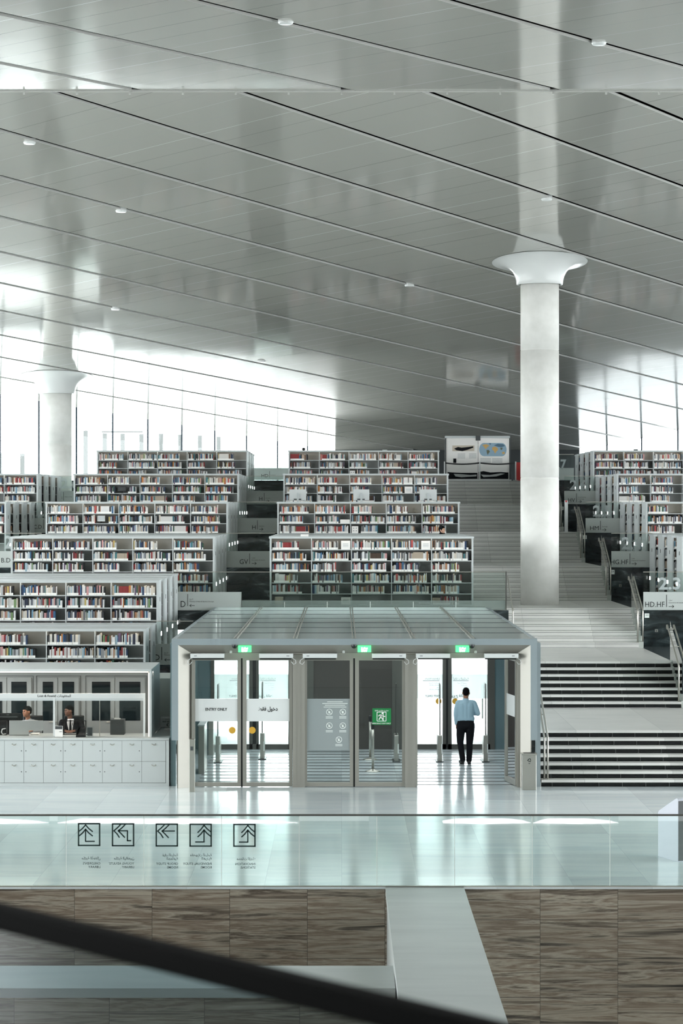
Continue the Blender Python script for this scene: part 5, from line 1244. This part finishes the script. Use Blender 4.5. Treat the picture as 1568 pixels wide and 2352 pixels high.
def chain(mb, pts, rs):
    for a, b, r0, r1 in zip(pts[:-1], pts[1:], rs[:-1], rs[1:]): mb.cap(a, b, r0, r1)
def rotz(v, f):   # forward vector f=(fx,fy): local x = lateral, y = forward
    return Vector((v[0] * -f[1] * -1 if False else v[0] * f[1] + v[1] * f[0], -v[0] * f[0] + v[1] * f[1], v[2]))
def head(mb, c, f, tilt=0.0):
    """head centred at c looking along the horizontal unit vector f"""
    c = Vector(c); fx, fy = f; n = math.hypot(fx, fy); f = (fx / n, fy / n)
    Rm = Matrix(((f[1], f[0], 0), (-f[0], f[1], 0), (0, 0, 1)))
    P_ = lambda x, y, z: c + Rm @ Vector((x, y, z))
    mb.ell(P_(0, -0.01, 0.02), (0.076, 0.095, 0.098), 0, Rm)
    mb.ell(P_(0, 0.03, -0.045), (0.060, 0.062, 0.068), 0, Rm)
    mb.ell(P_(0, 0.066, -0.088), (0.026, 0.022, 0.020), 0, Rm)
    mb.cap(P_(0, 0.086, 0.018), P_(0, 0.100, -0.020), 0.010, 0.013)
    mb.cap(P_(-0.02, 0.096, -0.026), P_(0.02, 0.096, -0.026), 0.008, 0.008)
    mb.cap(P_(-0.03, 0.082, 0.032), P_(0.03, 0.082, 0.032), 0.013, 0.013)
    mb.cap(P_(-0.022, 0.083, -0.056), P_(0.022, 0.083, -0.056), 0.010, 0.010)
    for s in (-1, 1):
        mb.ell(P_(0.034 * s, 0.046, -0.018), (0.036, 0.038, 0.040), 0, Rm); mb.ell(P_(0.042 * s, 0.012, -0.05), (0.026, 0.045, 0.036), 0, Rm)
        mb.ell(P_(0.080 * s, -0.008, -0.008), (0.012, 0.022, 0.034), 0, Rm)
    return P_, Rm
def hair_cap(P_, Rm, c):
    mb = MB(); mb.ell(P_(0, -0.020, 0.040), (0.0815, 0.098, 0.090), 0, Rm); mb.ell(P_(0, -0.012, 0.062), (0.070, 0.096, 0.066), 0, Rm); mb.ell(P_(0, -0.05, -0.005), (0.070, 0.055, 0.06), 0, Rm); return mb
def eyes(P_, Rm, parent):
    mb = MB()
    for s in (-1, 1): mb.ell(P_(0.031 * s, 0.0835, 0.008), (0.011, 0.008, 0.006), 0, Rm, 10, 8)
    mb.build('eye', 'hair', parent, smooth=True)
def hand(mb, w, d, side, s=1.0, curl=0.5, nrm=(0, 0, -1)):
    """w wrist, d pointing direction, side = direction of the thumb"""
    w = Vector(w); d = Vector(d).normalized(); sd = Vector(side); sd = (sd - d * sd.dot(d)).normalized(); nn = Vector(nrm); nn = (nn - d * nn.dot(d) - sd * nn.dot(sd)).normalized()
    for q in (-0.026, -0.009, 0.009, 0.026): mb.cap(w + sd * q * 0.7, w + d * 0.085 * s + sd * q, 0.015, 0.013)
    for q, l in ((0.029, 0.068), (0.010, 0.078), (-0.010, 0.072), (-0.029, 0.056)):
        a = w + d * 0.088 * s + sd * q; b = a + (d + nn * curl * 0.5) * l * 0.55; c = b + (d * 0.6 + nn * curl * 1.1) * l * 0.5
        mb.cap(a, b, 0.010, 0.009); mb.cap(b, c, 0.009, 0.007)
    a = w + d * 0.02 + sd * 0.026; b = a + (d * 0.7 + sd * 0.55) * 0.045; mb.cap(a, b, 0.013, 0.011); mb.cap(b, b + (d + nn * curl * 0.4) * 0.032, 0.011, 0.008)
# the man walking out, seen from behind
bx, bd = PX(1069, 52.1), 52.1
def L(x, y, z): return Vector((bx + x, bd + y, z))
T = thing('person', 'man in a pale blue shirt and black trousers walking out of the entrance, from behind', 'person', (bx, bd, 0))
mb = MB(); P_, Rm = head(mb, L(0.010, 0.02, 1.637), (0.08, 1))
mb.cap(L(0, 0, 1.44), L(0.008, 0.01, 1.58), 0.062, 0.056)
mb.cap(L(-0.15, 0, 1.41), L(0.16, 0, 1.41), 0.045, 0.045); chain(mb, [L(0, 0, 1.36), L(0, 0, 1.1), L(0, 0, 0.92)], [0.085, 0.08, 0.085])
chain(mb, [L(-0.17, 0, 1.40), L(-0.222, -0.02, 1.15), L(-0.212, 0.03, 0.91)], [0.048, 0.040, 0.028]); hand(mb, L(-0.212, 0.03, 0.91), (0.02, 0.08, -1), (0.1, 1, 0), 0.95, 0.5, (1, 0, 0))
chain(mb, [L(0.19, 0, 1.40), L(0.268, -0.02, 1.165), L(0.16, 0.19, 1.16)], [0.048, 0.040, 0.028]); hand(mb, L(0.16, 0.19, 1.16), (-0.8, 0.5, 0.1), (0, 0, 1), 0.95, 0.8, (0, 1, 0))
chain(mb, [L(-0.10, 0, 0.86), L(-0.122, 0.03, 0.50), L(-0.068, -0.05, 0.10)], [0.085, 0.056, 0.042]); chain(mb, [L(0.10, 0, 0.86), L(0.09, 0.01, 0.48), L(0.078, 0.02, 0.08)], [0.085, 0.056, 0.042])
mb.cap(L(-0.068, -0.03, 0.07), L(-0.11, 0.10, 0.045), 0.036, 0.03); mb.cap(L(0.078, 0.0, 0.05), L(0.09, 0.14, 0.035), 0.036, 0.03)
blob(mb, 'body', 'skin_brown', T, 0.0075)
blob(hair_cap(P_, Rm, None), 'hair', 'hair', T, 0.008); eyes(P_, Rm, T)
mb = MB()
for s in (-1, 1): chain(mb, [L(0.075 * s, 0, 1.03), L(0.078 * s, 0, 1.18), L(0.088 * s, 0, 1.34)], [0.112, 0.118, 0.122])
mb.cap(L(-0.155, 0, 1.412), L(0.165, 0, 1.408), 0.070, 0.070); mb.cap(L(0, 0, 1.40), L(0, 0, 1.465), 0.10, 0.075)
chain(mb, [L(-0.172, 0, 1.40), L(-0.212, -0.015, 1.27), L(-0.226, -0.02, 1.15), L(-0.214, 0.03, 0.93)], [0.068, 0.060, 0.056, 0.042])
chain(mb, [L(0.192, 0, 1.395), L(0.248, -0.015, 1.27), L(0.282, -0.02, 1.165), L(0.19, 0.15, 1.15)], [0.068, 0.062, 0.058, 0.044])
mb.cap(L(-0.09, 0, 1.045), L(0.09, 0, 1.045), 0.118, 0.118); chain(mb, [L(0, 0, 1.03), L(0, 0, 1.2), L(0, 0, 1.38)], [0.118, 0.122, 0.118])
blob(mb, 'shirt', 'shirt_blue', T, 0.010, 6)
blob(MB().lathe([(0.066, 1.47), (0.068, 1.515), (0.060, 1.515), (0.058, 1.47)], bx + 0.006, bd + 0.005, 24), 'collar', 'shirt_blue', T, 0.006, 2)
mb = MB(); mb.cap(L(-0.085, 0, 1.0), L(0.085, 0, 1.0), 0.112, 0.112); mb.cap(L(-0.088, 0, 0.90), L(0.09, 0, 0.90), 0.122, 0.122)
chain(mb, [L(-0.105, 0, 0.86), L(-0.118, 0.02, 0.66), L(-0.124, 0.03, 0.50), L(-0.095, -0.01, 0.30), L(-0.070, -0.04, 0.11)], [0.108, 0.094, 0.076, 0.070, 0.066])
chain(mb, [L(0.105, 0, 0.86), L(0.10, 0.01, 0.66), L(0.09, 0.015, 0.48), L(0.088, 0.015, 0.30), L(0.078, 0.015, 0.09)], [0.108, 0.094, 0.078, 0.072, 0.068])
blob(mb, 'trousers', 'cloth_black', T, 0.010, 5)
for a, b in (((-0.062, -0.06, 0.072), (-0.115, 0.12, 0.048)), ((0.078, -0.035, 0.045), (0.095, 0.16, 0.042))):
    m2 = MB().cap(L(*a), L(*b), 0.044, 0.040); q = [(Vector(a) + Vector(b)) / 2]
    m2.box(bx + min(a[0], b[0]) - 0.032, bx + max(a[0], b[0]) + 0.032, bd + a[1] - 0.03, bd + b[1] + 0.02, min(a[2], b[2]) - 0.042, min(a[2], b[2]) - 0.026)
    blob(m2, 'shoe', 'leather', T, 0.008, 3)

def stool(x, d, z, label):
    t = thing('office_chair', label, 'chair', (x, d, z), 'chairs behind the reception counter')
    MB().box(x - 0.23, x + 0.23, d - 0.22, d + 0.22, z + 0.61, z + 0.67).build('seat', 'black', t, bevel=0.02)
    MB().box(x - 0.22, x + 0.22, d + 0.22, d + 0.27, z + 0.78, z + 1.34).build('backrest', 'black', t, bevel=0.02)
    MB().box(x - 0.03, x + 0.03, d + 0.2, d + 0.25, z + 0.62, z + 0.8).build('back_support', 'graphite', t)
    MB().lathe([(0.03, z + 0.08), (0.03, z + 0.61)], x, d, 12).build('pole', 'steel', t)
    m2 = MB()
    for k in range(5):
        a = 2 * math.pi * k / 5 + 0.3; m2.bar((x, d, z + 0.07), (x + 0.27 * math.cos(a), d + 0.27 * math.sin(a), z + 0.04), 0.04, 0.03)
        m2.ell((x + 0.27 * math.cos(a), d + 0.27 * math.sin(a), z + 0.028), (0.028, 0.028, 0.028), 0, None, 8, 6)
    m2.build('star_base', 'black', t)
def sitter(hx, hz, d, face, label, skin, jacket, collar, sh, hands, lean, chair_label, zf=0.0, seat=0.68):
    """sh = (left shoulder x, right shoulder x) relative to the head; hands = two wrist points relative"""
    x0 = PX(hx, d); hc = PZ(hz, d)
    def Q(x, y, z): return Vector((x0 + x, d + y, z))
    T = thing('person', label, 'person', (x0, d, zf))
    mb = MB(); P_, Rm = head(mb, Q(0, 0, hc), face)
    sm = (sh[0] + sh[1]) / 2; zs = hc - 0.245
    mb.cap(Q(0.01, 0.02, hc - 0.06), Q(sm * 0.4, 0.04, zs + 0.02), 0.052, 0.058)
    chain(mb, [Q(sm * 0.8, 0.05, zs - 0.04), Q(sm, 0.07, zs - 0.22), Q(sm, 0.08, zf + seat + 0.13)], [0.08, 0.08, 0.085])
    mb.cap(Q(sh[0] + 0.05, 0.04, zs), Q(sh[1] - 0.05, 0.05, zs), 0.05, 0.05)
    for s, (e, w) in zip((0, 1), hands):
        chain(mb, [Q(sh[s] + (0.05 if s == 0 else -0.05), 0.04, zs), Q(*e), Q(*w)], [0.045, 0.038, 0.027])
        hand(mb, Q(*w), (0.5 if s == 0 else -0.6, -0.8, -0.05), (0.8 if s == 0 else -0.8, 0.2, 0.2), 0.95, 0.45, (0, 0, -1))
    for s in (-1, 1):
        chain(mb, [Q(sm + 0.09 * s, 0.06, zf + seat + 0.09), Q(sm + 0.12 * s, -0.32, zf + seat + 0.07), Q(sm + 0.12 * s, -0.22, zf + 0.10)], [0.08, 0.058, 0.042])
        mb.cap(Q(sm + 0.12 * s, -0.22, zf + 0.06), Q(sm + 0.12 * s, -0.38, zf + 0.045), 0.036, 0.032)
    blob(mb, 'body', skin, T, 0.0075)
    blob(hair_cap(P_, Rm, None), 'hair', 'hair', T, 0.008); eyes(P_, Rm, T)
    mb = MB()
    chain(mb, [Q(sm * 0.9 - 0.06, 0.05, zs - 0.04), Q(sm - 0.06, 0.07, zs - 0.22), Q(sm - 0.06, 0.08, zf + seat + 0.12)], [0.118, 0.122, 0.125])
    chain(mb, [Q(sm * 0.9 + 0.06, 0.05, zs - 0.04), Q(sm + 0.06, 0.07, zs - 0.22), Q(sm + 0.06, 0.08, zf + seat + 0.12)], [0.118, 0.122, 0.125])
    chain(mb, [Q(sm * 0.9, 0.05, zs - 0.03), Q(sm, 0.07, zs - 0.22), Q(sm, 0.08, zf + seat + 0.12)], [0.118, 0.122, 0.125])
    mb.cap(Q(sh[0] + 0.06, 0.04, zs - 0.005), Q(sh[1] - 0.06, 0.05, zs - 0.01), 0.072, 0.072); mb.cap(Q(sm * 0.6, 0.045, zs), Q(sm * 0.45, 0.04, zs + 0.055), 0.10, 0.07)
    for s, (e, w) in zip((0, 1), hands):
        wv = Vector(e) + (Vector(w) - Vector(e)) * 0.88
        chain(mb, [Q(sh[s] + (0.06 if s == 0 else -0.06), 0.04, zs - 0.01), Q(*e), Q(*wv)], [0.068, 0.056, 0.042])
    blob(mb, 'jacket' if collar else 'shirt', jacket, T, 0.010, 5)
    mb = MB()
    for s in (-1, 1): chain(mb, [Q(sm + 0.09 * s, 0.06, zf + seat + 0.09), Q(sm + 0.12 * s, -0.32, zf + seat + 0.07), Q(sm + 0.12 * s, -0.22, zf + 0.12)], [0.10, 0.076, 0.062])
    mb.cap(Q(sm - 0.08, 0.07, zf + seat + 0.1), Q(sm + 0.08, 0.07, zf + seat + 0.1), 0.11, 0.11)
    blob(mb, 'trousers', 'cloth_black', T, 0.012, 4)
    for s in (-1, 1): blob(MB().cap(Q(sm + 0.12 * s, -0.2, zf + 0.05), Q(sm + 0.12 * s, -0.40, zf + 0.045), 0.046, 0.042), 'shoe', 'leather', T, 0.01, 3)
    if chair_label: stool(x0 + sm + 0.02, d + 0.10, zf, chair_label)
    return T, Q, zs, sm
sitter(62, 1635, 49.3, (-0.78, -0.62), 'man in a light grey shirt leaning behind the counter near the monitor', 'skin_brown', 'shirt_grey', False, (-0.14, 0.27), (((-0.16, -0.16, 1.04), (-0.10, -0.36, 1.075)), ((0.30, -0.14, 1.04), (0.16, -0.36, 1.075))), 0.05, 'black office chair behind the man in the grey shirt')
T, Q, zs, sm = sitter(158.5, 1633, 49.3, (-0.86, -0.50), 'man in a black suit and tie sitting at the Lost & Found counter', 'skin_dark', 'cloth_black', True, (-0.21, 0.31), (((-0.20, -0.15, 1.05), (-0.03, -0.38, 1.07)), ((0.33, -0.14, 1.05), (0.16, -0.38, 1.07))), 0.05, 'black office chair behind the man in the black suit')
xq_ = sm
zz = zs
mb = MB()
f_ = lambda x, z, o: (ORIG[T].x + x, 49.3 + o, z)
MB().add([f_(sm - 0.075, zz + 0.075, -0.045), f_(sm + 0.055, zz + 0.075, -0.045), f_(sm + 0.06, zz + 0.0, -0.088), f_(sm + 0.02, zz - 0.26, -0.078), f_(sm - 0.03, zz - 0.26, -0.078), f_(sm - 0.085, zz + 0.0, -0.088)], [(0, 1, 2, 3, 4, 5)][::1]).add([f_(sm - 0.075, zz + 0.075, -0.02), f_(sm + 0.055, zz + 0.075, -0.02), f_(sm + 0.06, zz, -0.05), f_(sm + 0.02, zz - 0.26, -0.05), f_(sm - 0.03, zz - 0.26, -0.05), f_(sm - 0.085, zz, -0.05)], [(5, 4, 3, 2, 1, 0)]).build('shirt_front', 'shirt_white', T)
MB().prism([(-0.022, 0.06), (0.016, 0.06), (0.010, 0.035), (0.026, -0.24), (-0.004, -0.275), (-0.034, -0.24), (-0.016, 0.035)], f_(sm - 0.005, zz, -0.098), (1, 0, 0), (0, 0, 1), (0, 0.014, 0)).build('tie', 'matte_black', T)
# the seated woman glimpsed over the nearest centre bookcase
d = 71.2; x = PX(1015, d); zf = ZK(4)
T, Q, zs, sm = sitter(1015, 1217, d, (0.75, -0.55), 'person in a black headscarf sitting before the second centre bookcase', 'skin_light', 'cloth_black', True, (-0.17, 0.19), (((-0.2, -0.02, zf + 0.72), (-0.02, -0.14, zf + 0.62)), ((0.22, -0.02, zf + 0.72), (0.06, -0.14, zf + 0.62))), 0.0, None, zf, 0.42)
hc = PZ(1217, d); mb = MB(); mb.ell((x - 0.015, d + 0.025, hc + 0.03), (0.105, 0.105, 0.115)); mb.cap((x, d + 0.03, hc - 0.1), (x, d + 0.04, hc - 0.2), 0.085, 0.12)
blob(mb, 'headscarf', 'cloth_black', T, 0.012, 3)
t = thing('reading_stool', 'low grey stool under the person in the black headscarf', 'stool', (x, d + 0.08, zf))
MB().box(x - 0.2, x + 0.2, d - 0.1, d + 0.28, zf + 0.30, zf + 0.345).build('seat', 'graphite', t); 
for a in (-0.17, 0.13):
    for b in (-0.08, 0.22): MB().box(x + a, x + a + 0.04, d + b, d + b + 0.04, zf, zf + 0.30).build('leg', 'graphite', t)

# strip lights of the lower level under the deck: the photograph shows them mirrored in the front glass
M['strip_light'] = pbr('lit white diffuser', rgb(255, 255, 255), 0.5, emit=(1, 1, 1, 1), estr=12.0)
for i, (p0, p1, tl, tr) in enumerate(((-150, 112, 0.0, 0.5), (132, 686, 0.06, 0.35), (1000, 1220, 0.25, 0.25), (1224, 1420, 0.2, 0.4))):
    dm_ = 73.1; x0, x1 = PX(p0, dm_), PX(p1, dm_); z0, z1 = PZ(1893, dm_), PZ(1880, dm_); w_ = x1 - x0; pts = [(x0, z0 + 0.03)]
    for k in range(0, 11):
        f = k / 10; e = min(1, f / tl if tl else 1) * min(1, (1 - f) / tr if tr else 1); pts.append((x0 + w_ * f, z0 + 0.04 + (z1 - z0 - 0.04) * math.sqrt(max(0, e))))
    for k in range(9, 0, -1): pts.append((x0 + w_ * k / 10, z0 + 0.03 * abs(k / 5 - 1)))
    t = thing('strip_light', 'lit strip light mirrored in the front glass, %s from the left' % ['first', 'second', 'third', 'fourth'][i], 'strip light', ((x0 + x1) / 2, -3.0, z0), 'strip lights of the lower level')
    MB().prism(pts, (0, -3.0, 0), (1, 0, 0), (0, 0, 1), (0, -0.03, 0)).build('diffuser', 'strip_light', t)
    MB().box(x0, x1, -3.15, -3.03, z0 - 0.05, z1 + 0.08).build('housing', 'white', t)
